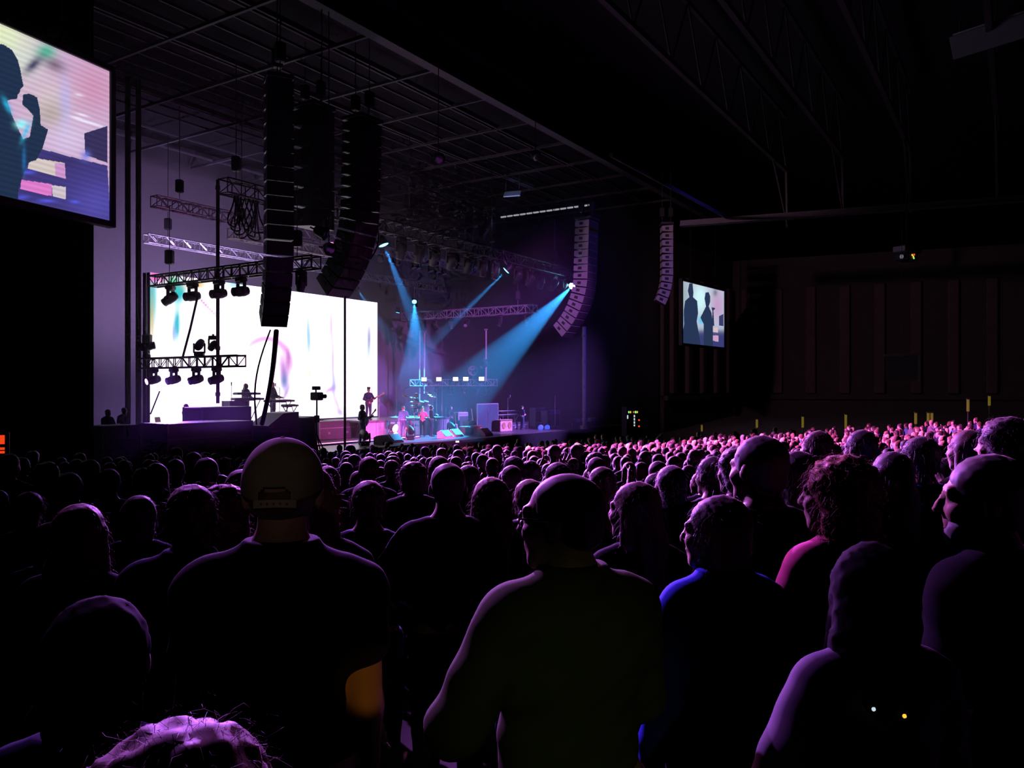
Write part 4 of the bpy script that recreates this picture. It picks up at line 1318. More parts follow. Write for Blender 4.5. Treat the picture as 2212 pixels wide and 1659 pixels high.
def field(prims, xs, ys, zs, infl=0.0):
    f = np.full((len(xs), len(ys), len(zs)), 0.6, np.float32)
    h = xs[1] - xs[0]
    for kind, a, b, r1, r2, k, scl, xf in prims:
        if kind == 'c':
            c = (a + b) / 2
            rad = np.linalg.norm(a - b) / 2 + max(r1, r2) * (1 / scl.min() if scl.min() < 1 else 1)
        else:
            c, rad = a, b.max()
        if xf is not None:
            c = xf[0] @ c + xf[1]
        rad += infl + k + 3 * h
        i0, i1 = np.searchsorted(xs, (c[0] - rad, c[0] + rad))
        j0, j1 = np.searchsorted(ys, (c[1] - rad, c[1] + rad))
        l0, l1 = np.searchsorted(zs, (c[2] - rad, c[2] + rad))
        if i1 - i0 < 1 or j1 - j0 < 1 or l1 - l0 < 1:
            continue
        X, Y, Z = np.meshgrid(xs[i0:i1], ys[j0:j1], zs[l0:l1], indexing='ij')
        if xf is not None:
            R, t = xf
            X, Y, Z = X - t[0], Y - t[1], Z - t[2]
            X, Y, Z = R[0, 0] * X + R[1, 0] * Y + R[2, 0] * Z, R[0, 1] * X + R[1, 1] * Y + R[2, 1] * Z, R[0, 2] * X + R[1, 2] * Y + R[2, 2] * Z
        if kind == 'c':
            px, py, pz = (X - a[0]) / scl[0], (Y - a[1]) / scl[1], (Z - a[2]) / scl[2]
            ba = (b - a) / scl
            t_ = np.clip((px * ba[0] + py * ba[1] + pz * ba[2]) / max(ba @ ba, 1e-9), 0, 1)
            d = np.sqrt((px - t_ * ba[0]) ** 2 + (py - t_ * ba[1]) ** 2 + (pz - t_ * ba[2]) ** 2) - (r1 + (r2 - r1) * t_)
            d = d * scl.min()
        else:
            px, py, pz = X - a[0], Y - a[1], Z - a[2]
            k0 = np.sqrt((px / b[0]) ** 2 + (py / b[1]) ** 2 + (pz / b[2]) ** 2)
            k1 = np.sqrt((px / b[0] ** 2) ** 2 + (py / b[1] ** 2) ** 2 + (pz / b[2] ** 2) ** 2) + 1e-6
            d = k0 * (k0 - 1) / k1
        sub = f[i0:i1, j0:j1, l0:l1]
        if kind == 's':
            f[i0:i1, j0:j1, l0:l1] = -smin(-sub, d, k)
        else:
            f[i0:i1, j0:j1, l0:l1] = smin(sub, d - infl, k)
    return f


def nets(f, xs, ys, zs):
    """Naive surface nets."""
    s = f < 0
    nx, ny, nz = f.shape
    c = np.zeros((nx - 1, ny - 1, nz - 1), np.int8)
    for i in (0, 1):
        for j in (0, 1):
            for k in (0, 1):
                c += s[i:nx - 1 + i, j:ny - 1 + j, k:nz - 1 + k]
    I, Jx, K = np.nonzero((c > 0) & (c < 8))
    pos = np.zeros((len(I), 3))
    cnt = np.zeros(len(I))
    for ax in range(3):
        o1, o2 = [q for q in range(3) if q != ax]
        for p in (0, 1):
            for q in (0, 1):
                d0 = [0, 0, 0]
                d0[o1], d0[o2] = p, q
                d1 = list(d0)
                d1[ax] = 1
                v0 = f[I + d0[0], Jx + d0[1], K + d0[2]]
                v1 = f[I + d1[0], Jx + d1[1], K + d1[2]]
                m = (v0 < 0) != (v1 < 0)
                t = np.where(m, v0 / np.where(m, v0 - v1, 1), 0)
                pt = np.zeros((len(I), 3))
                pt[:, o1], pt[:, o2], pt[:, ax] = p, q, t
                pos += pt * m[:, None]
                cnt += m
    h = xs[1] - xs[0]
    pos = (pos / cnt[:, None] + np.stack([I, Jx, K], 1)) * h + np.array([xs[0], ys[0], zs[0]])
    idx = np.full((nx - 1, ny - 1, nz - 1), -1, np.int64)
    idx[I, Jx, K] = np.arange(len(I))
    quads = []
    for ax in range(3):
        o1, o2 = [(1, 2), (2, 0), (0, 1)][ax]
        sl0 = [slice(1, n - 1) for n in f.shape]
        sl1 = list(sl0)
        sl0[ax], sl1[ax] = slice(0, f.shape[ax] - 1), slice(1, f.shape[ax])
        a, b = s[tuple(sl0)], s[tuple(sl1)]
        for flip, msk in ((False, a & ~b), (True, b & ~a)):
            e = np.stack(np.nonzero(msk), 1)
            if not len(e):
                continue
            for q in range(3):
                if q != ax:
                    e[:, q] += 1
            off = []
            for p, q in ((0, 0), (1, 0), (1, 1), (0, 1)):
                z = e.copy()
                z[:, o1] -= 1 - p
                z[:, o2] -= 1 - q
                off.append(idx[z[:, 0], z[:, 1], z[:, 2]])
            qd = np.stack(off if not flip else off[::-1], 1)
            quads.append(qd[(qd >= 0).all(1)])
    return pos, np.concatenate(quads) if quads else np.zeros((0, 4), int)


def grid_for(lo, hi, h):
    return [np.arange(lo[i] - 2 * h, hi[i] + 3 * h, h) for i in range(3)]


def rotm(yaw, pitch=0.0, roll=0.0):
    return np.array(Matrix.Rotation(yaw, 3, 'Z') @ Matrix.Rotation(pitch, 3, 'X') @ Matrix.Rotation(roll, 3, 'Y'))


ARMS = {   # elbow, wrist, hand direction (for the +x side; x is mirrored for the other)
    'down': ((0.222, -0.03, 1.13), (0.235, 0.04, 0.89), (0.05, 0.2, -1)),
    'tight': ((0.198, -0.03, 1.13), (0.20, 0.05, 0.89), (0.05, 0.2, -1)),
    'front': ((0.235, 0.02, 1.13), (0.12, 0.25, 1.10), (-0.9, 0.4, 0.1)),
    'crossed': ((0.25, 0.06, 1.14), (0.0, 0.20, 1.16), (-1, 0.0, 0.1)),
    'up': ((0.33, 0.05, 1.60), (0.26, 0.12, 1.87), (-0.1, 0.1, 1)),
    'phone': ((0.25, 0.20, 1.28), (0.13, 0.36, 1.50), (-0.3, 0.3, 1)),
    'hip': ((0.36, -0.10, 1.17), (0.21, 0.03, 1.02), (-0.7, 0.5, -0.3)),
    'elbow_out': ((0.33, -0.02, 1.16), (0.22, 0.22, 1.06), (-0.7, 0.7, 0.0)),
    'play_l': ((0.32, 0.02, 1.16), (0.30, 0.28, 1.20), (0.2, 0.7, 0.5)),
    'play_r': ((0.27, -0.02, 1.14), (0.10, 0.22, 1.00), (-0.7, 0.3, -0.5)),
    'mic': ((0.26, 0.10, 1.20), (0.08, 0.20, 1.46), (-0.4, 0.2, 0.9)),
    'keys': ((0.23, 0.06, 1.12), (0.15, 0.34, 1.04), (0.0, 1, -0.1)),
    'drum': ((0.27, 0.08, 1.14), (0.20, 0.36, 1.16), (0.0, 1, 0.1)),
    'raise_front': ((0.24, 0.16, 1.34), (0.17, 0.32, 1.56), (-0.1, 0.4, 1)),
}


def skeleton(sp):
    B = Body()
    g = sp.get('g', 1.0)
    fem = sp.get('fem', False)
    sit = sp.get('sit', False)
    skin, top, leg = 'skin', 'shirt', 'trousers'
    hip, sh = (0.168, 0.160) if fem else (0.160, 0.176)
    # torso belongs to both body and clothes
    tor = [('e', (0, -0.01, 0.96), (hip * g, 0.115 * g, 0.12)), ('e', (0, 0.0, 1.10), ((0.128 if fem else 0.150) * g, 0.10 * g, 0.16)), ('e', (0, 0.0, 1.29), ((0.15 if fem else 0.172) * g, 0.112 * g, 0.19))]
    for gr in (skin, top):
        for _, c, r in tor:
            B.ell(gr, c, r, 0.05)
        B.cap(gr, (-sh + 0.03, -0.015, 1.415), (sh - 0.03, -0.015, 1.415), 0.060 * (g + 1) / 2, k=0.05)
        for s in (-1, 1):
            B.cap(gr, (s * 0.11, -0.02, 1.435), (s * 0.025, -0.02, 1.50), 0.042, 0.05, 0.04)
            if fem:
                B.ell(gr, (s * 0.068, 0.075, 1.27), (0.065, 0.065, 0.065), 0.03)
    B.cap(skin, (0, -0.02, 1.43), (0, -0.004, 1.58), 0.060 if not fem else 0.050, 0.056 if not fem else 0.047, 0.03)
    if sp.get('collar'):
        B.cap(top, (0, -0.03, 1.485), (0, -0.022, 1.515), 0.072, 0.070, 0.025)
    # legs
    if sit:
        hips = lambda s: (s * 0.09, 0.0, 0.92)
        knee = lambda s: (s * 0.13, 0.42, 0.93)
        ank = lambda s: (s * 0.13, 0.40, 0.52)
    else:
        st = sp.get('stance', 0.0)
        hips = lambda s: (s * 0.088, 0.0, 0.93)
        knee = lambda s: (s * (0.10 + st), 0.02, 0.50)
        ank = lambda s: (s * (0.105 + 1.6 * st), -0.03, 0.10)
    for gr in (skin, leg):
        B.ell(gr, tor[0][1], tor[0][2], 0.05)
        for s in (-1, 1):
            B.ell(gr, (s * 0.075, -0.05, 0.93), (0.09 * g, 0.085 * g, 0.10), 0.04)
            B.cap(gr, hips(s), knee(s), 0.088 * g, 0.058, 0.03)
            B.cap(gr, knee(s), ank(s), 0.057, 0.040, 0.02)
    for s, nm in ((-1, 'shoe_a'), (1, 'shoe_b')):
        a = np.array(ank(s))
        for gr in (skin, nm):
            B.cap(gr, a + (0, -0.02, -0.055), a + (s * 0.015, 0.16, -0.065), 0.040, 0.032, 0.02)
    # arms and hands
    for s in (-1, 1):
        el, wr, hd = ARMS[sp.get('arm_r' if s > 0 else 'arm_l', 'down')]
        el, wr, hd = [np.array((s * p[0], p[1], p[2])) for p in (el, wr, hd)]
        shd = np.array((s * sh, -0.015, 1.405))
        B.cap(skin, shd, el, 0.052 * g, 0.040 * (g + 1) / 2, 0.03)
        B.cap(skin, el, wr, 0.041, 0.027, 0.02)
        slv = sp.get('sleeve', 0.6)
        e2 = shd + (el - shd) * min(slv, 1.0)
        B.cap(top, shd, e2, 0.060 * g, 0.056 * (g + 1) / 2, 0.03)
        if slv > 1:
            B.cap(top, el, el + (wr - el) * 0.95, 0.052, 0.036, 0.02)
        hd = hd / np.linalg.norm(hd)
        fw = (wr - el) / np.linalg.norm(wr - el)
        side = np.cross(hd, np.array((s * 0.9, 0.2, 0.4)))
        side /= np.linalg.norm(side) + 1e-9
        nrm = np.cross(side, hd)
        for q in (-0.022, 0, 0.022):
            B.cap(skin, wr + side * q * 0.7, wr + hd * 0.085 + side * q, 0.016, 0.015, 0.012)
        for q, ln in ((-0.036, 0.065), (-0.012, 0.078), (0.012, 0.085), (0.036, 0.075)):
            b0 = wr + hd * 0.085 + side * q * 0.95
            b1 = b0 + hd * ln * 0.55 + nrm * 0.006 + side * q * 0.12
            b2 = b1 + hd * ln * 0.40 + nrm * 0.022
            B.cap(skin, b0, b1, 0.0095, 0.009, 0.004)
            B.cap(skin, b1, b2, 0.009, 0.0075, 0.004)
        th = wr + hd * 0.03 + side * 0.03
        B.cap(skin, th, th + hd * 0.035 + side * 0.03, 0.013, 0.011, 0.006)
        B.cap(skin, th + hd * 0.035 + side * 0.03, th + hd * 0.065 + side * 0.035 + nrm * 0.008, 0.011, 0.009, 0.005)
    # head
    R = rotm(math.radians(sp.get('yaw', 0)), math.radians(sp.get('nod', 0)), math.radians(sp.get('tilt', 0)))
    hc = np.array((0, 0.018, 1.632))
    piv = np.array((0, -0.005, 1.55))
    x = (R, piv + R @ (hc - piv))
    hs = sp.get('head', 1.0)
    E = lambda gr, c, r, k=0.02, sub=False: B.ell(gr, np.array(c) * hs, np.array(r) * hs, k, x, sub)
    Cc = lambda gr, a, b, r1, r2, k=0.02, sc=(1, 1, 1): B.cap(gr, np.array(a) * hs, np.array(b) * hs, r1 * hs, r2 * hs, k, sc, x)
    E(skin, (0, -0.016, 0.038), (0.075, 0.094, 0.082))
    E(skin, (0, 0.026, -0.03), (0.060, 0.066, 0.080))
    Cc(skin, (-0.028, 0.055, -0.088), (0.028, 0.055, -0.088), 0.022, 0.022)
    Cc(skin, (0, 0.066, -0.096), (0, 0.068, -0.09), 0.022, 0.02, 0.015)
    for s in (-1, 1):
        E(skin, (s * 0.038, 0.058, -0.02), (0.026, 0.028, 0.024), 0.02)
        E(skin, (s * 0.032, 0.093, 0.012), (0.015, 0.012, 0.011), 0.01, True)
        E(skin, (s * 0.032, 0.076, 0.011), (0.012, 0.012, 0.011), 0.004)
        E(skin, (s * 0.081, -0.014, 0.0), (0.012, 0.022, 0.033), 0.008)
    Cc(skin, (-0.034, 0.078, 0.031), (0.034, 0.078, 0.031), 0.012, 0.012, 0.012)
    Cc(skin, (0, 0.088, 0.018), (0, 0.106, -0.022), 0.008, 0.013, 0.010)
    for s in (-1, 1):
        E(skin, (s * 0.011, 0.094, -0.026), (0.009, 0.011, 0.008), 0.006)
    Cc(skin, (-0.018, 0.084, -0.052), (0.018, 0.084, -0.052), 0.008, 0.008, 0.005)
    Cc(skin, (-0.015, 0.081, -0.064), (0.015, 0.081, -0.064), 0.009, 0.009, 0.005)
    # hair
    hr = sp.get('hair', 'short')
    if hr == 'cap':
        E('hair', (0, -0.03, 0.0), (0.076, 0.084, 0.055), 0.01)
        E('hair', (0, 0.15, -0.075), (0.115, 0.125, 0.155), 0.008, True)
    if hr in ('short', 'long', 'pony', 'bob', 'beard'):
        E('hair', (0, -0.022, 0.040), (0.083, 0.101, 0.090), 0.01)
        E('hair', (0, -0.055, -0.025), (0.066, 0.056, 0.05), 0.02)
        E('hair', (0, 0.15, -0.075), (0.115, 0.125, 0.155), 0.008, True)
    if hr == 'beard':
        E('beard', (0, 0.045, -0.075), (0.062, 0.05, 0.062), 0.02)
        E('beard', (0, 0.10, -0.055), (0.03, 0.03, 0.02), 0.01, True)
    if hr in ('long', 'curly_long'):
        ln = sp.get('hair_len', 0.30)
        Cc('hair', (0, -0.045, 0.02), (0, -0.085, -0.13), 0.085, 0.085, 0.03, (1, 0.75, 1))
        Cc('hair', (0, -0.085, -0.13), (0, -0.12, -ln), 0.088, 0.065, 0.03, (1, 0.55, 1))
        for s in (-1, 1):
            Cc('hair', (s * 0.066, -0.01, 0.02), (s * 0.088, -0.015, -0.19), 0.03, 0.028, 0.02)
        E('hair', (0, 0.15, -0.075), (0.072, 0.125, 0.16), 0.008, True)
    if hr == 'bob':
        Cc('hair', (0, -0.035, 0.02), (0, -0.045, -0.09), 0.09, 0.085, 0.03, (1, 0.85, 1))
        E('hair', (0, 0.14, -0.075), (0.078, 0.125, 0.16), 0.008, True)
    if hr == 'pony':
        Cc('hair', (0, -0.10, 0.05), (0, -0.15, 0.0), 0.03, 0.034, 0.015)
        Cc('hair', (0, -0.15, 0.0), (0, -0.14, -0.17), 0.034, 0.016, 0.015)
    if hr in ('curly', 'curly_long'):
        E('hair', (0, -0.03, 0.045), (0.108, 0.112, 0.098), 0.02)
        E('hair', (0, -0.045, -0.04), (0.105, 0.09, 0.08), 0.03)
        E('hair', (0, 0.15, -0.06), (0.085, 0.125, 0.14), 0.008, True)
    if hr == 'bald':
        E('hair', (0, -0.018, 0.037), (0.0785, 0.0965, 0.0850), 0.01)
        E('hair', (0, -0.05, -0.02), (0.062, 0.056, 0.045), 0.02)
        E('hair', (0, 0.15, -0.03), (0.12, 0.135, 0.16), 0.008, True)
    if hr == 'hat':
        E('hair', (0, -0.03, 0.0), (0.084, 0.098, 0.07), 0.01)
        E('hair', (0, 0.15, -0.075), (0.115, 0.125, 0.155), 0.008, True)
    return B, x, hs


def hair_noise(f, xs, ys, zs, amp, fr):
    X, Y, Z = np.meshgrid(xs, ys, zs, indexing='ij')
    return f + amp * (np.sin(X * fr + 3 * np.sin(Z * fr * 0.5)) * np.sin(Y * fr * 1.1 + 1.7) * 0.6 + 0.5 * np.sin(Z * fr * 0.8 + X * fr * 0.7) * np.sin(Y * fr * 0.6 - X * fr))


def cloth_noise(f, xs, ys, zs, amp):
    X, Y, Z = np.meshgrid(xs, ys, zs, indexing='ij')
    return f + amp * (np.sin(Z * 38 + X * 22 + 2 * np.sin(X * 14)) * np.sin(X * 17 + Y * 12 + Z * 9) + 0.5 * np.sin(Z * 70 - X * 41))


def bounds(prims, pad=0.03):
    lo, hi = np.full(3, 9.0), np.full(3, -9.0)
    for kind, a, b, r1, r2, k, scl, xf in prims:
        if kind == 's':
            continue
        pts = [(a, max(r1, r2)), (b, max(r1, r2))] if kind == 'c' else [(a, b.max())]
        for p, r in pts:
            p = xf[0] @ p + xf[1] if xf is not None else p
            lo, hi = np.minimum(lo, p - r), np.maximum(hi, p + r)
    return lo - pad, hi + pad


INFL = {'shirt': 0.012, 'trousers': 0.012, 'shoe_a': 0.006, 'shoe_b': 0.006, 'skin': 0.0, 'hair': 0.0, 'beard': 0.0}


def part_mesh(B, gr, h, sp):
    pr = B.g[gr]
    lo, hi = bounds(pr)
    xs, ys, zs = grid_for(lo, hi, h)
    f = field(pr, xs, ys, zs, INFL.get(gr, 0))
    Z = zs[None, None, :]
    if gr == 'shirt':
        f = cloth_noise(f, xs, ys, zs, 0.004 if h < 0.016 else 0.0025)
        f = np.maximum(f, sp.get('hem', 0.90) - Z)
        nk = np.sqrt((xs[:, None, None] / 1.0) ** 2 + (ys[None, :, None] + 0.0) ** 2)
        f = np.maximum(f, np.minimum(Z - (1.535 if sp.get('collar') else 1.515), 0.5))
    if gr == 'trousers':
        f = np.maximum(f, Z - 1.0)
    if gr in ('hair', 'beard') and h < 0.03:
        cur = sp.get('hair') in ('curly', 'curly_long')
        f = hair_noise(f, xs, ys, zs, 0.009 if cur else (0.0008 if sp.get('hair') == 'bald' else 0.0035), 95 if cur else 130)
    v, q = nets(f, xs, ys, zs)
    return v, q


def to_mesh(name, v, q):
    me = bpy.data.meshes.new(name)
    me.vertices.add(len(v))
    me.vertices.foreach_set('co', v.astype(np.float32).ravel())
    me.loops.add(q.size)
    me.loops.foreach_set('vertex_index', q.astype(np.int32).ravel())
    me.polygons.add(len(q))
    me.polygons.foreach_set('loop_start', np.arange(0, q.size, 4, dtype=np.int32))
    me.update(calc_edges=True)
    return me


def strands(v, q, n, seed, ln=(0.03, 0.08), lift=0.35, wd=0.0011, curl=0.0):
    """Loose hairs standing off a hair mesh, as thin tapering ribbons."""
    r = np.random.default_rng(seed)
    p = v[q]
    nr = np.cross(p[:, 2] - p[:, 0], p[:, 3] - p[:, 1])
    nr /= np.linalg.norm(nr, axis=1, keepdims=True) + 1e-9
    i = r.integers(0, len(q), n)
    p0 = p[i].mean(1) - nr[i] * 0.004
    d = nr[i] * lift + np.array((0, 0, -0.75)) + r.normal(0, 0.35, (n, 3))
    d /= np.linalg.norm(d, axis=1, keepdims=True)
    L = r.uniform(*ln, n)[:, None]
    sd = np.cross(d, r.normal(0, 1, (n, 3)))
    sd /= np.linalg.norm(sd, axis=1, keepdims=True) + 1e-9
    V, Q = [], []
    K = 4
    for s in range(K):
        t = s / (K - 1)
        c = p0 + d * L * t + np.array((0, 0, -0.5)) * L * t * t * 0.5 + nr[i] * L * lift * t * (1 - t) * 1.5 + sd * curl * np.sin(t * 9 + i[:, None])
        w = wd * (1 - 0.75 * t)
        V += [c - sd * w, c + sd * w]
    V = np.stack(V, 1).reshape(-1, 3)
    b = (np.arange(n) * 2 * K)[:, None]
    for s in range(K - 1):
        Q.append(b + np.array([2 * s, 2 * s + 1, 2 * s + 3, 2 * s + 2]))
    return V, np.concatenate(Q)


def person(sp, h):
    """A person with clothes and hair as children; body mesh is the root."""
    B, x, hs = skeleton(sp)
    v, q = part_mesh(B, 'skin', h, sp)
    root = finish('person', to_mesh('body', v, q), sp.get('skin', 'skin'), None, None, True)
    for gr, m in (('shirt', sp.get('shirt', 'shirt_any')), ('trousers', sp.get('pants', 'denim'))):
        v, q = part_mesh(B, gr, h, sp)
        finish(gr, to_mesh(gr, v, q), m, root, None, True)
    if sp.get('shoes'):
        for gr in ('shoe_a', 'shoe_b'):
            v, q = part_mesh(B, gr, max(h * 0.8, 0.008), sp)
            finish('shoe', to_mesh('shoe', v, q), 'shoe', root, None, True)
    hm = sp.get('hairmat', 'hair_dark')
    for gr in ('hair', 'beard'):
        if gr in B.g and not (gr == 'hair' and sp.get('hair') == 'none'):
            v, q = part_mesh(B, gr, min(h, 0.014), sp)
            o = finish(gr, to_mesh(gr, v, q), sp.get('beardmat', hm) if gr == 'beard' else hm, root, None, True)
            if sp.get('strands'):
                cl = 'curly' in sp.get('hair', '')
                V, Q = strands(v, q, int(sp['strands'] * 2.2), 5, (0.025, 0.06) if not cl else (0.02, 0.055), 0.4 if not cl else 0.6, sp.get('sw', 0.0006), 0.006 if cl else 0.001)
                finish('loose_hair', to_mesh('loose_hair', V, Q), hm, o, None, False)
    if sp.get('extra'):
        sp['extra'](root, x, hs, sp)
    return root


def dressed(sp, h):
    """One mesh for a far person: verts, quads and material index (0 skin, 1 hair, 2 shirt, 3 trousers)."""
    B, x, hs = skeleton(sp)
    grs = [('skin', 0), ('hair', 1), ('shirt', 2), ('trousers', 3)]
    allp = [p for g_, _ in grs for p in B.g.get(g_, []) if p[0] != 's']
    lo, hi = bounds(allp)
    xs, ys, zs = grid_for(lo, hi, h)
    fs = []
    for g_, _ in grs:
        f = field(B.g[g_], xs, ys, zs, INFL[g_] + (0.008 if g_ in ('hair', 'shirt') else 0.0)) if g_ in B.g else np.full((len(xs), len(ys), len(zs)), 0.6, np.float32)
        if g_ == 'shirt':
            f = np.maximum(f, np.maximum(0.90 - zs, zs - 1.52)[None, None, :])
        if g_ == 'trousers':
            f = np.maximum(f, zs[None, None, :] - 1.0)
        fs.append(f)
    tot = np.minimum.reduce(fs)
    v, q = nets(tot, xs, ys, zs)
    c = v[q].mean(1)
    ii = np.clip(np.round((c - np.array([xs[0], ys[0], zs[0]])) / h).astype(int), 0, np.array(tot.shape) - 1)
    vals = np.stack([f[ii[:, 0], ii[:, 1], ii[:, 2]] for f in fs], 1)
    vals[:, 0] += 0.004
    return v, q, vals.argmin(1)

# ------------------------------------------------------------------ worn things
def head_frame(x):
    M = Matrix([list(r) for r in x[0]]).to_4x4()
    M.translation = Vector(x[1])
    return M


def wear_cap(root, x, hs, sp):
    M = head_frame(x)
    v, f = [], []
    n, m = 96, 30
    rx, ry, rz = 0.092, 0.112, 0.098
    c = Vector((0, -0.012, 0.040))
    for j in range(m + 1):
        ph = math.radians(-12 + 100 * j / m)
        for i in range(n):
            th = 2 * math.pi * i / n
            ridge = 1 + 0.006 * abs(math.cos(3 * th)) ** 8
            k = math.cos(max(ph, 0)) * (1.0 if ph > 0 else 1 - 0.0 * ph) * ridge
            z = rz * math.sin(ph) if ph > 0 else 0.075 * math.sin(ph) * 1.4
            back = max(0.0, -math.sin(th))
            v.append(c + Vector((rx * k * math.cos(th), ry * k * math.sin(th), z - 0.02 * back * (1 if ph <= 0.4 else max(0, 1 - (ph - 0.4))))))
    for j in range(m):
        ph = -12 + 100 * (j + 0.5) / m
        for i in range(n):
            th = math.degrees(2 * math.pi * (i + 0.5) / n)
            off = (th - 270) / 23.0
            if abs(off) < 1 and ph < -12 + 21 * max(0, 1 - off ** 4) ** 0.5:
                continue
            f.append((j * n + i, j * n + (i + 1) % n, (j + 1) * n + (i + 1) % n, (j + 1) * n + i))
    mb = MB()
    mb.add(v, f, M)
    o = mb.build('cap', 'cap_cloth', root, True)
    s = o.modifiers.new('thickness', 'SOLIDIFY')
    s.thickness, s.offset = 0.003, 1.0
    # snap strap under the opening
    st = MB()
    pts = []
    for i in range(15):
        th = math.radians(270 - 30 + 60 * i / 14)
        pts.append(c + Vector((rx * 1.01 * math.cos(th), ry * 1.01 * math.sin(th), -0.046 + 0.004 * math.cos((i - 7) / 7 * 1.5))))
    vs, fs = [], []
    for p in pts:
        nrm = (p - c)
        nrm.z = 0
        nrm.normalize()
        for a, b in ((0, -0.009), (0.004, -0.009), (0.004, 0.009), (0, 0.009)):
            vs.append(p + nrm * a + Vector((0, 0, b)))
    for i in range(len(pts) - 1):
        for k in range(4):
            fs.append((i * 4 + k, i * 4 + 4 + k, i * 4 + 4 + (k + 1) % 4, i * 4 + (k + 1) % 4))
    fs += [(0, 1, 2, 3), tuple(len(vs) - 1 - k for k in range(4))]
    st.add(vs, fs, M)
    so = st.build('strap', 'cap_strap', o)
    sn = MB()
    for i in range(3, 13, 2):
        nrm = (pts[i] - c)
        nrm.z = 0
        nrm.normalize()
        sn.lathe([(0.003, 0), (0.0025, 0.002)], 8, M @ Matrix.Translation(pts[i] + nrm * 0.0042) @ nrm.to_track_quat('Z', 'Y').to_matrix().to_4x4())
    sn.build('snaps', 'wood', so)
    br = MB()
    vs, fs = [], []
    for j in range(5):
        for i in range(13):
            th = math.radians(30 + 120 * i / 12)
            e = j / 4 * 0.075 * math.sin(th) ** 0.7
            vs.append(c + Vector((rx * math.cos(th) * 1.0, ry * math.sin(th) + e, -0.012 - 0.012 * j / 4 - 0.02 * (math.cos(th)) ** 2)))
    for j in range(4):
        for i in range(12):
            fs.append((j * 13 + i, j * 13 + 13 + i, j * 13 + 14 + i, j * 13 + 1 + i))
    br.add(vs, fs, M)
    b = br.build('brim', 'cap_cloth', o, True)
    b.modifiers.new('thickness', 'SOLIDIFY').thickness = 0.003
    MB().lathe([(0.007, 0), (0.006, 0.004), (0.002, 0.006)], 10, M @ Matrix.Translation(c + Vector((0, 0, rz)))).build('button', 'cap_cloth', o)


def wear_glasses(root, x, hs, sp):
    M = head_frame(x)
    mb = MB()
    for s in (-1, 1):
        mb.tube(M @ Vector((s * 0.068, 0.088, 0.016)), M @ Vector((s * 0.080, -0.012, 0.016)), 0.0028, 6)
        ring = [M @ Vector((s * 0.033 + 0.027 * math.cos(a), 0.098 - 0.006 * abs(math.cos(a)), 0.010 + 0.020 * math.sin(a))) for a in np.linspace(0, 2 * math.pi, 17)]
        mb.path(ring, 0.0022, 5)
    mb.tube(M @ Vector((-0.008, 0.1, 0.014)), M @ Vector((0.008, 0.1, 0.014)), 0.002, 5)
    mb.build('glasses', 'glasses', root)


def wear_hat(root, x, hs, sp):
    M = head_frame(x)
    o = MB().lathe([(0.17, 0.075), (0.172, 0.08), (0.10, 0.078), (0.098, 0.15), (0.085, 0.185), (0.03, 0.175)], 20, M).build('hat', 'black_cloth', root, True)
    MB().lathe([(0.1015, 0.082), (0.1015, 0.105)], 20, M).build('hat_band', 'shirt_grey', o)


def wear_dots(root, x, hs, sp):
    for p, m in (((-0.085, -0.12, 1.40), 'led_white'), ((-0.035, -0.16, 1.395), 'led_amber')):  # two small glowing dots on the back
        MB().lathe([(0.004, -0.003), (0.005, 0), (0.003, 0.003)], 10, Matrix.Translation(p) @ Matrix.Rotation(math.pi / 2, 4, 'X')).build('glow_dot', m, root)


TGT = ST(7, 3)
PEOPLE = []                                             # (x, y) of everyone standing in the house


def place(o, xyz, h, yaw):
    o.location = xyz
    o.scale = (h / 1.762,) * 3
    o.rotation_euler = (0, 0, yaw)


def hero(u, v, y, yaw, sp, label, vox, dh=0.0):
    x = (u - UC) / F * y
    fz = floor_z(x, y)
    h = zz(v, y) - fz - dh
    o = person(sp, vox)
    place(o, (x, y, fz), h, math.radians(yaw))
    tag(o, label, 'person', sp.get('group', 'spectators nearest the camera'))
    PEOPLE.append((x, y, 0.27 if y < 4.5 else 0.33))
    return o


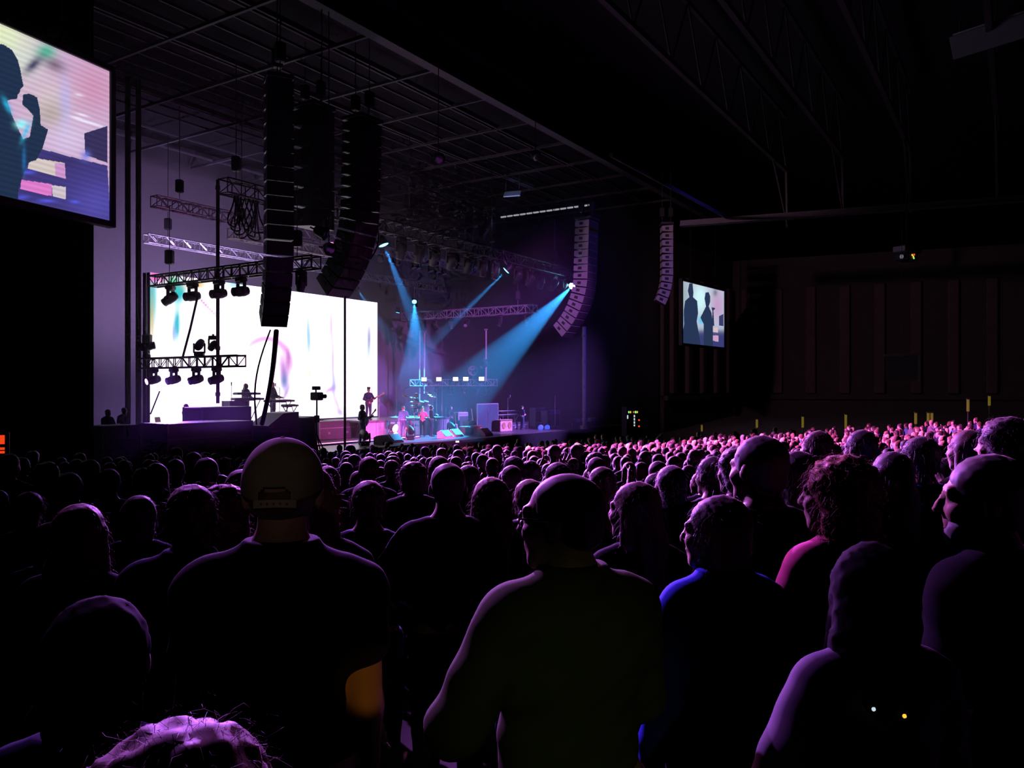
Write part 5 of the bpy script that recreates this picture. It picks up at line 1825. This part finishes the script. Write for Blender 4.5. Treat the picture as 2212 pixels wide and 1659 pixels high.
# ------------------------------------------------------------------ spectators close to the camera
NEAR = [
    (610, 955, 2.1, 6, dict(g=1.1, hair='cap', hairmat='hair_brown', shirt='shirt_black', collar=True, sleeve=0.45, extra=wear_cap, arm_r='tight', arm_l='tight', head=1.04, skin='skin'), 'broad man seen from behind in a pale cap with snap strap'),
    (1228, 1022, 2.15, 26, dict(g=1.2, hair='bald', hairmat='hair_dark', shirt='shirt_olive', collar=True, sleeve=0.95, extra=wear_glasses, yaw=40, arm_l='elbow_out', arm_r='front', head=1.06, skin='skin'), 'man with glasses, cropped hair and an olive shirt, face turned to the stage'),
    (1556, 1070, 2.6, 18, dict(g=1.02, fem=True, hair='bob', hairmat='hair_dark', shirt='shirt_blue', sleeve=1.3, yaw=42, arm_l='down', arm_r='front', strands=900, collar=True), 'spectator in a vivid blue top with short dark hair'),
    (1645, 940, 3.1, 12, dict(g=1.05, hair='short', hairmat='hair_dark', shirt='shirt_black', sleeve=0.8, yaw=22, arm_r='front'), 'tallest man among the near spectators, black shirt, short dark hair'),
    (1815, 990, 2.75, 22, dict(g=1.05, fem=True, hair='curly_long', hairmat='hair_red', shirt='shirt_pink', sleeve=0.7, yaw=32, hair_len=0.26, strands=2600, arm_l='front'), 'woman with thick curly reddish hair and a pink top'),
    (2138, 985, 2.35, 30, dict(g=1.15, hair='beard', hairmat='hair_dark', beardmat='hair_grey', shirt='shirt_black', sleeve=0.8, yaw=36, head=1.05), 'man with a greying beard in profile at the picture edge'),
    (1880, 1170, 1.9, 14, dict(g=1.05, fem=True, hair='long', hairmat='hair_black', shirt='jacket', sleeve=1.3, arm_l='hip', arm_r='front', extra=wear_dots, hair_len=0.22, yaw=-40), 'dark-haired spectator in a violet-lit jacket with one arm akimbo'),
    (385, 1585, 0.82, 10, dict(g=1.0, fem=True, hair='curly', hairmat='hair_brown', shirt='shirt_black', sleeve=0.8, strands=1500, sw=0.00035), 'wavy-haired head lowest in the picture, closest to the camera'),
    (212, 1290, 1.42, 6, dict(g=0.95, fem=True, hair='bob', hairmat='hair_black', shirt='shirt_navy', sleeve=0.8), 'dim spectator with bluish shoulder line behind the wavy-haired head'),
    (172, 1088, 2.9, 4, dict(g=1.0, fem=True, hair='long', hairmat='hair_red', shirt='shirt_black', sleeve=0.8, strands=1200), 'dim woman with long reddish hair beside the dark corner'),
    (413, 1046, 2.9, 5, dict(g=1.08, hair='short', hairmat='hair_brown', shirt='shirt_navy', sleeve=0.8, strands=1000, collar=True), 'round-headed man with rim-lit short hair, next to the cap wearer'),
    (482, 1052, 3.3, 5, dict(g=1.0, fem=True, hair='curly_long', hairmat='hair_red', shirt='shirt_black', sleeve=0.8, strands=1800, hair_len=0.28), 'woman with frizzy long hair between the round-headed man and the cap'),
    (668, 1004, 2.95, 5, dict(g=0.95, fem=True, hair='long', hairmat='hair_red', shirt='shirt_black', sleeve=0.8, strands=1500, hair_len=0.36), 'woman with long hair mostly hidden behind the cap wearer'),
    (796, 1040, 4.1, 4, dict(g=0.95, hair='short', hairmat='hair_brown', shirt='shirt_navy', sleeve=0.8, strands=900, head=1.05, arm_r='front'), 'short spectator with a glowing rim around a round head'),
    (968, 1000, 3.9, 6, dict(g=1.05, hair='short', hairmat='hair_dark', shirt='shirt_black', sleeve=0.85, arm_l='hip'), 'man in black with a long neck between two long-haired women'),
    (1060, 1030, 4.0, 12, dict(g=0.95, fem=True, hair='long', hairmat='hair_blond', shirt='shirt_black', sleeve=0.7, yaw=10, strands=1500, hair_len=0.30, arm_l='front'), 'woman with straight blond hair lit violet'),
    (1143, 1035, 4.8, 14, dict(g=0.95, fem=True, hair='bob', hairmat='hair_blond', shirt='shirt_grey', sleeve=0.8, yaw=22, strands=900), 'fair-haired spectator just behind the man with glasses'),
    (1376, 1040, 3.3, 18, dict(g=0.98, fem=True, hair='long', hairmat='hair_brown', shirt='shirt_black', sleeve=0.6, yaw=36, strands=1400, hair_len=0.40, arm_l='front', arm_r='raise_front'), 'woman with long brown hair in profile past the man with glasses'),
    (1722, 974, 3.75, 14, dict(g=1.0, fem=True, hair='bob', hairmat='hair_dark', shirt='shirt_black', sleeve=0.8, yaw=30, strands=600), 'dark-haired spectator half hidden by the tallest man'),
]
for u, v, y, yaw, sp, lab in NEAR:
    hero(u, v, y, yaw, sp, lab, 0.0095 if y < 3 else 0.012)

MIDP = [
    (707, 1006, 6.0, 'long', 'hair_brown', 'long-haired spectator just past the cap wearer'), (797, 986, 7.0, 'short', 'hair_brown', 'man with tousled rim-lit hair above the glowing round head'),
    (892, 1000, 6.2, 'curly', 'hair_brown', 'curly-headed spectator left of the long-necked man'), (1450, 1005, 5.0, 'bob', 'hair_grey', 'grey bob-haired spectator in profile past the long brown hair'),
    (1012, 1004, 6.2, 'short', 'hair_dark', 'short-haired man above the straight blond hair'), (1205, 998, 5.4, 'short', 'hair_dark', 'dark-haired man above the glasses wearer'),
    (1300, 1008, 5.6, 'long', 'hair_brown', 'brown-haired woman behind the man with glasses'), (1540, 985, 5.0, 'short', 'hair_dark', 'dark head between the bob and the tallest man'),
    (1597, 966, 4.4, 'curly', 'hair_dark', 'dark curly head touching the tallest man'), (1928, 975, 4.3, 'long', 'hair_dark', 'long-haired spectator between the reddish curls and the beard'),
    (1990, 942, 4.6, 'short', 'hair_dark', 'man in a blue shirt left of the bearded profile'), (2092, 928, 5.2, 'long', 'hair_brown', 'long brown hair above the bearded man'),
    (2172, 905, 4.3, 'curly', 'hair_dark', 'big dark curls at the picture edge above the beard'), (1862, 928, 5.6, 'short', 'hair_dark', 'short-haired head above the reddish curls'),
    (1768, 930, 6.2, 'short', 'hair_brown', 'brown-haired head between the tallest man and the curls'), (338, 1000, 6.6, 'long', 'hair_blond', 'blond long hair catching pink light below the case stack'),
    (300, 1070, 4.2, 'bob', 'hair_dark', 'dim bob-haired spectator left of the round-headed man'), (560, 1002, 5.4, 'long', 'hair_red', 'reddish hair lit pink left of the cap'),
    (520, 1014, 4.8, 'bob', 'hair_dark', 'dark rounded head left of the pink-lit hair'), (108, 1128, 4.0, 'short', 'hair_dark', 'dim short-haired man near the dark corner'),
    (62, 1062, 4.7, 'short', 'hair_dark', 'dim head at the picture edge under the red sign'), (236, 1012, 6.4, 'short', 'hair_brown', 'dim head below the low case by the drape'),
    (150, 1020, 6.0, 'long', 'hair_dark', 'dim long-haired head below the big corner screen'), (948, 985, 7.2, 'long', 'hair_brown', 'long-haired head behind the long-necked man'),
    (1110, 985, 7.0, 'short', 'hair_dark', 'dark head behind the straight blond hair'),
]
KIND = {}
for u, v, y, hr, hm, lab in MIDP:
    sp = dict(g=random.uniform(0.95, 1.1), fem=hr in ('long', 'bob'), hair=hr, hairmat=hm, yaw=random.uniform(5, 28), sleeve=random.choice((0.6, 0.9)), strands=500, sw=0.0009,
              shirt='shirt_blue' if 'blue shirt' in lab else random.choice(('shirt_black', 'shirt_navy', 'shirt_grey', 'shirt_black')), arm_l=random.choice(('down', 'front')), arm_r=random.choice(('down', 'front', 'crossed')), group='spectators in the nearer rows')
    hero(u, v, y, math.degrees(math.atan2(-(TGT.x - (u - UC) / F * y), TGT.y - y)) + random.uniform(-6, 6), sp, lab, 0.016)

# spectators holding up glowing phones
PH = [(447, 1003, 9.0, 'phone_screen', 'bright phone raised in the dim crowd below the case stack'), (1240, 973, 12.0, 'phone_warm', 'warm glowing phone raised at the middle of the crowd'),
      (1247, 961, 14.0, 'phone_screen', 'white glowing phone just above the warm one'), (1195, 982, 11.5, 'phone_warm', 'small yellowish phone left of the two glowing ones'),
      (1075, 974, 13.5, 'phone_warm', 'small yellow phone in front of the guitar rack'), (988, 954, 21.0, 'phone_screen', 'tiny white phone near the cyan-lit monitors')]
for u, v, y, m, lab in PH:
    p = at(u, v, y)
    t = thing('phone', lab, 'phone', p, 0.15, 'glowing phones in the crowd')
    t.scale = (0.62,) * 3
    MB().box((0, 0, 0), (0.15, 0.008, 0.08), bev=0.002).build('case', 'black_paint', t)
    MB().box((0, -0.005, 0), (0.14, 0.003, 0.072)).build('display', m, t)
    sp = dict(hair='short', hairmat='hair_dark', shirt='shirt_black', arm_r='phone', arm_l='phone', sleeve=0.6)
    x, yy = p.x, y - 0.38
    fz = floor_z(x, yy)
    h = max(1.45, min(1.9, (p.z - fz) / 1.60 * 1.762))
    o = person(sp, 0.02)
    place(o, (x - 0.0, yy, fz), h, 0.05)
    tag(o, 'spectator holding up the ' + lab.split(' raised')[0].split(' just')[0].split(' left')[0].split(' in front')[0].split(' near')[0] + {'phone_screen': ' with a white display', 'phone_warm': ' with a warm display'}[m], 'person', 'spectators holding phones')
    PEOPLE.append((x, yy, 0.33))

# ------------------------------------------------------------------ the band
YD = -math.pi + SA                                   # facing the seats


def performer(u, v, d, sp, label, yaw=0.0, zb=DECK, vox=0.015, drop=0.0):
    p = ST(su(u, d), d)
    h = zz(v, p.y) - zb + drop
    sp.setdefault('shoes', True)
    o = person(sp, vox)
    place(o, (p.x, p.y, zb - drop * h / (h if not drop else h)), h, YD + yaw)
    tag(o, label, 'person', 'people on the stage')
    return o


def strung(label, o, tone, length=1.15, flip=1, name='electric_guitar'):
    """A guitar slung across a standing player."""
    t = thing(name, label, 'guitar', o.location + Vector((0, 0, 0)), 0, 'guitars being played')
    t.rotation_euler, t.scale = o.rotation_euler, o.scale
    M = Matrix.Translation((0.02, 0.19, 1.02)) @ Matrix.Rotation(math.radians(flip * 62), 4, 'Y')
    pts = [(0.0, -0.24), (0.15, -0.2), (0.18, -0.06), (0.11, 0.05), (0.14, 0.17), (0.05, 0.22), (-0.05, 0.22), (-0.13, 0.15), (-0.11, 0.05), (-0.18, -0.06), (-0.15, -0.2)]
    MB().prism(pts, 0.055, M).build('body', tone, t)
    MB().box((0, 0.02, 0.2 + length * 0.26), (0.055, 0.03, length * 0.55), M).build('neck', 'wood', t)
    MB().box((0, 0.02, 0.2 + length * 0.59), (0.085, 0.02, 0.17), M, top=1.3).build('headstock', 'wood', t)
    MB().box((0, 0.035, -0.08), (0.09, 0.02, 0.04), M).build('bridge', 'chrome', t)
    return t


KZ = 2.45
# platform under the keyboards
w0, w1 = su(492, 2.0), su(646, 2.0)
t = thing('keyboard_riser', 'dark platform under the keyboards before the video wall', 'riser', ST((w0 + w1) / 2, 1.9, DECK), SA)
MB().box((0, 0, (KZ - DECK) - 0.06), (w1 - w0, 2.8, 0.12), bev=0.02).build('platform', 'deck', t)
for i in range(6):
    MB().box((-(w1 - w0) / 2 + (w1 - w0) * (i + 0.5) / 6, -1.3, (KZ - DECK - 0.12) / 2), ((w1 - w0) / 6 - 0.03, 0.06, KZ - DECK - 0.14)).build('front_panel', 'case', t)
performer(531, 828, 1.3, dict(fem=True, hair='long', hairmat='hair_brown', shirt='shirt_grey', arm_l='keys', arm_r='keys', yaw=20, sleeve=1.3), 'long-haired keyboard player nearest the hanging pole', 0.1, KZ)
performer(589, 825, 1.3, dict(fem=True, hair='long', hairmat='hair_dark', shirt='shirt_black', arm_l='keys', arm_r='keys', yaw=-20, sleeve=1.3), 'dark long-haired keyboard player behind the cable bundle', 0.3, KZ)
o = performer(796, 838, 2.4, dict(hair='hat', hairmat='hair_dark', shirt='shirt_navy', arm_l='play_l', arm_r='play_r', extra=wear_hat, sleeve=1.3), 'guitarist in a brimmed hat on the riser at the video wall edge', -0.4, RZ)
strung('dark guitar of the player in the brimmed hat', o, 'black_paint', 1.2, -1)
o = performer(783, 874, 6.2, dict(g=1.05, hair='curly', hairmat='hair_dark', shirt='shirt_teal', pants='shirt_grey', arm_l='play_l', arm_r='play_r', sleeve=1.3, stance=0.06), 'bearded guitarist in a dark shirt standing at the stage front', 0.3)
strung('guitar of the player standing at the stage front', o, 'black_paint', 1.35, -1, 'bass_guitar')
performer(871, 877, 4.7, dict(hair='short', hairmat='hair_brown', shirt='shirt_teal', sleeve=1.3, arm_r='mic', arm_l='down'), 'singer in a dark jacket seen in front of the pink lamps', 2.2)
performer(913, 880, 4.6, dict(hair='short', hairmat='hair_brown', shirt='shirt_pink', pants='shirt_black', sleeve=0.7, arm_r='mic', arm_l='play_l'), 'singer in a bright pink shirt beside the drum riser', -0.9)
performer(932, 876, 4.9, dict(fem=False, hair='curly', hairmat='hair_dark', shirt='shirt_black', sleeve=1.3, arm_r='play_r', arm_l='play_l', stance=0.05), 'musician in black leaning beside the pink shirt', 0.9)
performer(899, 849, 0.9, dict(g=1.1, hair='bald', hairmat='hair_grey', shirt='shirt_white', sit=True, arm_l='drum', arm_r='drum', sleeve=0.7), 'drummer in a pale shirt seated at the kit', 0.2, RZ, drop=0.44)
performer(1128, 876, 5.4, dict(hair='short', hairmat='hair_dark', shirt='shirt_navy', arm_l='keys', arm_r='front', sleeve=0.7), 'guitar technician bent over the bench past the sound screen', 1.3)
performer(974, 877, 2.0, dict(fem=True, hair='long', hairmat='hair_dark', shirt='shirt_black', sleeve=1.2), 'backing musician in black behind the guitar stands', 0.0)
t = thing('low_platform', 'low platform behind the wide case stack', 'riser', ST(su(402, 4.0), 4.0, DECK), SA)
MB().box((0, 0, 0.15), (1.2, 1.2, 0.3), bev=0.02).build('top', 'case', t)
MB().box((0, -0.62, 0.15), (1.2, 0.03, 0.26)).build('front_panel', 'black_paint', t)
performer(402, 872, 4.0, dict(hair='short', hairmat='hair_dark', shirt='shirt_black', arm_l='keys', arm_r='keys'), 'crew member silhouetted against the foot of the video wall', 0.5, DECK + 0.3)
performer(233, 884, 4.0, dict(hair='short', shirt='shirt_black', arm_l='crossed', arm_r='crossed'), 'dark crew member standing by the drape, nearer the corner', 0.2)
performer(268, 880, 3.0, dict(hair='short', shirt='shirt_black'), 'dark crew member standing by the drape, nearer the video wall', 0.1)

# ------------------------------------------------------------------ the rows behind
HAIRS = ['short', 'long', 'bob', 'curly', 'pony', 'short', 'bald', 'long', 'short', 'bob']
WORD = {'short': 'short-haired', 'long': 'long-haired', 'bob': 'bob-haired', 'curly': 'curly-haired', 'pony': 'ponytailed', 'bald': 'close-cropped'}
HM = ['hair_dark', 'hair_brown', 'hair_dark', 'hair_dark', 'hair_brown', 'hair_brown', 'hair_grey', 'hair_blond', 'hair_dark', 'hair_dark']
POSES = [('down', 'front'), ('front', 'crossed'), ('down', 'down'), ('crossed', 'crossed'), ('front', 'down'), ('down', 'front'), ('down', 'down'), ('front', 'front'), ('raise_front', 'down'), ('raise_front', 'front')]


def crowd_spec(i):
    return dict(g=0.95 + 0.03 * (i % 5), fem=HAIRS[i] in ('long', 'bob', 'pony'), hair=HAIRS[i], hairmat=HM[i], yaw=(i * 37 % 40) - 8, sleeve=(0.6, 0.9, 1.3)[i % 3], arm_l=POSES[i][0], arm_r=POSES[i][1], skin=('skin', 'skin_fair', 'skin', 'skin_deep')[i % 4])


mid = [person(crowd_spec(i), 0.021) for i in range(10)]
far = []
for i in range(10):
    v, q, mi = dressed(crowd_spec(i), 0.032)
    far.append(finish('person', to_mesh('far_person', v, q), [crowd_spec(i)['skin'], HM[i], 'shirt_any', 'denim'], None, mi, True))
tiny = [dressed(crowd_spec(i), 0.05) for i in range(10)]

YMAX = ([-200, 300, 560, 700, 830, 1000, 1200, 1400, 1600, 1800, 2000, 2300], [13.5, 14.5, 16.5, 26, 33.5, 36, 38, 40, 40, 38.5, 37, 36])
spots = []
r = 9.5
while r < 47:
    n = int(2 * math.pi * r / 0.56)
    off = random.random()
    for i in range(n):
        a = 2 * math.pi * (i + off) / n + random.uniform(-0.12, 0.12) / r
        rr = r + random.uniform(-0.16, 0.16)
        x, y = SC.x + rr * math.cos(a), SC.y + rr * math.sin(a)
        if y < 5.6:
            continue
        u = UC + F * x / y
        if not -50 < u < 2262 or y > np.interp(u, *YMAX) + random.uniform(-0.5, 0.5):
            continue
        rel = Vector((x - LX, y - LY, 0))
        if -rel.dot(ED) < 9.6 and -9.5 < rel.dot(EW) < 34:
            continue
        if any((x - p) ** 2 + (y - q) ** 2 < t_ * t_ for p, q, t_ in PEOPLE):
            continue
        if random.random() < 0.10:
            continue
        spots.append((x, y))
    r += 0.86
spots.sort(key=lambda s: s[1])
N_IND = 300 - len(PEOPLE) - 16
ZONES = [(330, 'below the dark drape'), (560, 'below the wide case stack'), (700, 'past the cap wearer'), (800, 'below the camera tripod'), (960, 'before the drum riser'), (1090, 'before the sound screen'),
         (1220, 'before the guitar technician'), (1340, 'below the lone violet pole'), (1455, 'below the lit equipment rack'), (1600, 'below the far video screen'), (1800, 'below the ribbed wall'),
         (1990, 'below the small hanging screen'), (9999, 'at the outer edge of the crowd')]
info = []
V_, Q_, M_ = [], [], []
nv = 0
used = set()
for k, (x, y) in enumerate(spots):
    fz = floor_z(x, y)
    i = int(rng.choice(10, p=[0.17, 0.17, 0.13, 0.06, 0.11, 0.155, 0.06, 0.06, 0.015, 0.07]))
    h = float(np.clip(rng.normal(1.66 if HAIRS[i] in ('long', 'bob', 'pony') else 1.75, 0.06), 1.5, 1.92))
    yaw = math.atan2(-(TGT.x - x), TGT.y - y) + rng.normal(0, 0.2)
    if k < N_IND:
        src = mid if y < 12.5 else far
        key = (y < 12.5, i)
        if key in used:
            o = copy_tree(src[i])
        else:
            o = src[i]
            used.add(key)
        place(o, (x, y, fz), h, yaw)
        u = UC + F * x / y
        z = next(t_ for lim, t_ in ZONES if u < lim)
        row = 'in closer rows' if y < 9 else ('in middle rows' if y < 12.5 else 'farther back')
        info.append((u, o, WORD[HAIRS[i]], row, z))
    else:
        v, q, mi = tiny[i]
        c, s_ = math.cos(yaw), math.sin(yaw)
        w = v * (h / 1.762)
        V_.append(np.stack([w[:, 0] * c - w[:, 1] * s_ + x, w[:, 0] * s_ + w[:, 1] * c + y, w[:, 2] + fz], 1))
        Q_.append(q + nv)
        nv += len(v)
        sh_ = int(rng.choice(7, p=[0.34, 0.2, 0.16, 0.1, 0.08, 0.06, 0.06]))
        M_.append(np.array([(0, 1, 2)[int(rng.choice(3, p=[0.55, 0.35, 0.1]))], (3, 4, 5, 6)[int(rng.choice(4, p=[0.5, 0.33, 0.12, 0.05]))], 7 + sh_, 14])[mi])
for key in [(True, i) for i in range(10)] + [(False, i) for i in range(10)]:
    if key not in used:
        o = (mid if key[0] else far)[key[1]]
        for ch in list(o.children):
            bpy.data.objects.remove(ch)
        bpy.data.objects.remove(o)
crowd = finish('crowd', to_mesh('crowd', np.concatenate(V_), np.concatenate(Q_)),
               ['skin', 'skin_fair', 'skin_deep', 'hair_dark', 'hair_brown', 'hair_blond', 'hair_grey', 'shirt_black', 'shirt_navy', 'shirt_grey', 'shirt_white', 'shirt_teal', 'shirt_blue', 'shirt_pink', 'denim'], None, np.concatenate(M_), True)
tag(crowd, 'dense far crowd of spectators lit pink and violet', 'crowd', None, 'stuff')
by = {}
for rec in info:
    by.setdefault(rec[2:], []).append(rec)
TENS = NTH + ['fifteenth', 'sixteenth', 'seventeenth', 'eighteenth', 'nineteenth', 'twentieth']
for (wd, row, z), recs in by.items():
    recs.sort(key=lambda r_: r_[0])
    for n_, rec in enumerate(recs):
        lab = f'{wd} spectator {row} {z}' if len(recs) == 1 else f'{TENS[min(n_, 19)]} {wd} spectator from the left, {row} {z}'
        tag(rec[1], lab, 'person', 'spectators ' + row)

# ------------------------------------------------------------------ haze over the stage and smoke at the band
def volume_mat(name, dens, col, noise=None, aniso=0.0):
    m = bpy.data.materials.new(name)
    m.use_nodes = True
    nt = m.node_tree
    nt.nodes.remove(nt.nodes['Principled BSDF'])
    s = nt.nodes.new('ShaderNodeVolumeScatter')
    s.inputs['Color'].default_value = (*col, 1)
    s.inputs['Density'].default_value = dens
    s.inputs['Anisotropy'].default_value = aniso
    if noise:
        tc = nt.nodes.new('ShaderNodeTexCoord')
        nz = nt.nodes.new('ShaderNodeTexNoise')
        nz.inputs['Scale'].default_value = noise
        nz.inputs['Detail'].default_value = 4
        nt.links.new(tc.outputs['Object'], nz.inputs['Vector'])
        ln = nt.nodes.new('ShaderNodeVectorMath')
        ln.operation = 'LENGTH'
        nt.links.new(tc.outputs['Object'], ln.inputs[0])
        sb = nt.nodes.new('ShaderNodeMath')
        sb.operation = 'MULTIPLY_ADD'
        sb.inputs[1].default_value = -0.75
        nt.links.new(ln.outputs['Value'], sb.inputs[0])
        nt.links.new(nz.outputs['Fac'], sb.inputs[2])
        mr = nt.nodes.new('ShaderNodeMapRange')
        mr.inputs['From Min'].default_value = 0.0
        mr.inputs['From Max'].default_value = 0.35
        mr.inputs['To Max'].default_value = dens
        nt.links.new(sb.outputs[0], mr.inputs['Value'])
        nt.links.new(mr.outputs['Result'], s.inputs['Density'])
    nt.links.new(s.outputs[0], nt.nodes['Material Output'].inputs['Volume'])
    MATS[name] = m
    return m


volume_mat('haze_air', 0.0065, (0.86, 0.80, 1.0), None, 0.2)
hz = MB()
q = [ST(-13.8, 11.2), ST(34, 11.2), ST(34, -11.3), ST(-13.8, -11.3)]
hz.add([(p.x, p.y, DECK + 0.02) for p in q] + [(p.x, p.y, 17.6) for p in q], [(3, 2, 1, 0), (4, 5, 6, 7), (0, 1, 5, 4), (1, 2, 6, 5), (2, 3, 7, 6), (3, 0, 4, 7)])
tag(hz.build('haze', 'haze_air'), 'thin violet haze hanging in the air over the stage', 'haze', None, 'stuff')
volume_mat('smoke_air', 0.11, (0.8, 0.75, 1.0), 1.1)


def smoke(label, c, r, rz=0.0):
    o = MB().lathe([(0.05, -1.0), (0.55, -0.83), (0.9, -0.43), (1.0, 0), (0.9, 0.43), (0.55, 0.83), (0.05, 1.0)], 16).build('smoke', 'smoke_air', None, True)
    o.location, o.scale, o.rotation_euler = c, r, (0, 0, rz)
    tag(o, label, 'smoke', None, 'stuff')


smoke('violet smoke drifting behind the drummer', upx(925, 782, -4.0), (3.6, 1.6, 2.0), SA)
smoke('violet smoke beside the far edge of the video wall', upx(838, 800, -2.0), (1.9, 1.2, 2.4), SA)
smoke('violet smoke over the case stack at the near end of the stage', upx(480, 905, 8.9), (2.6, 0.8, 1.5), SA)
spot('smoke_light', ST(8, 40, 17.0), upx(905, 785, -4.0), 260000, (0.42, 0.14, 1.0), 7, 0.8, 0.1)  # unseen spot added far back in the house to tint the smoke
spot('smoke_light', ST(-0.6, 2.0, 4.2), upx(480, 905, 8.9), 6000, (0.40, 0.10, 1.0), 50, 0.7, 0.1)
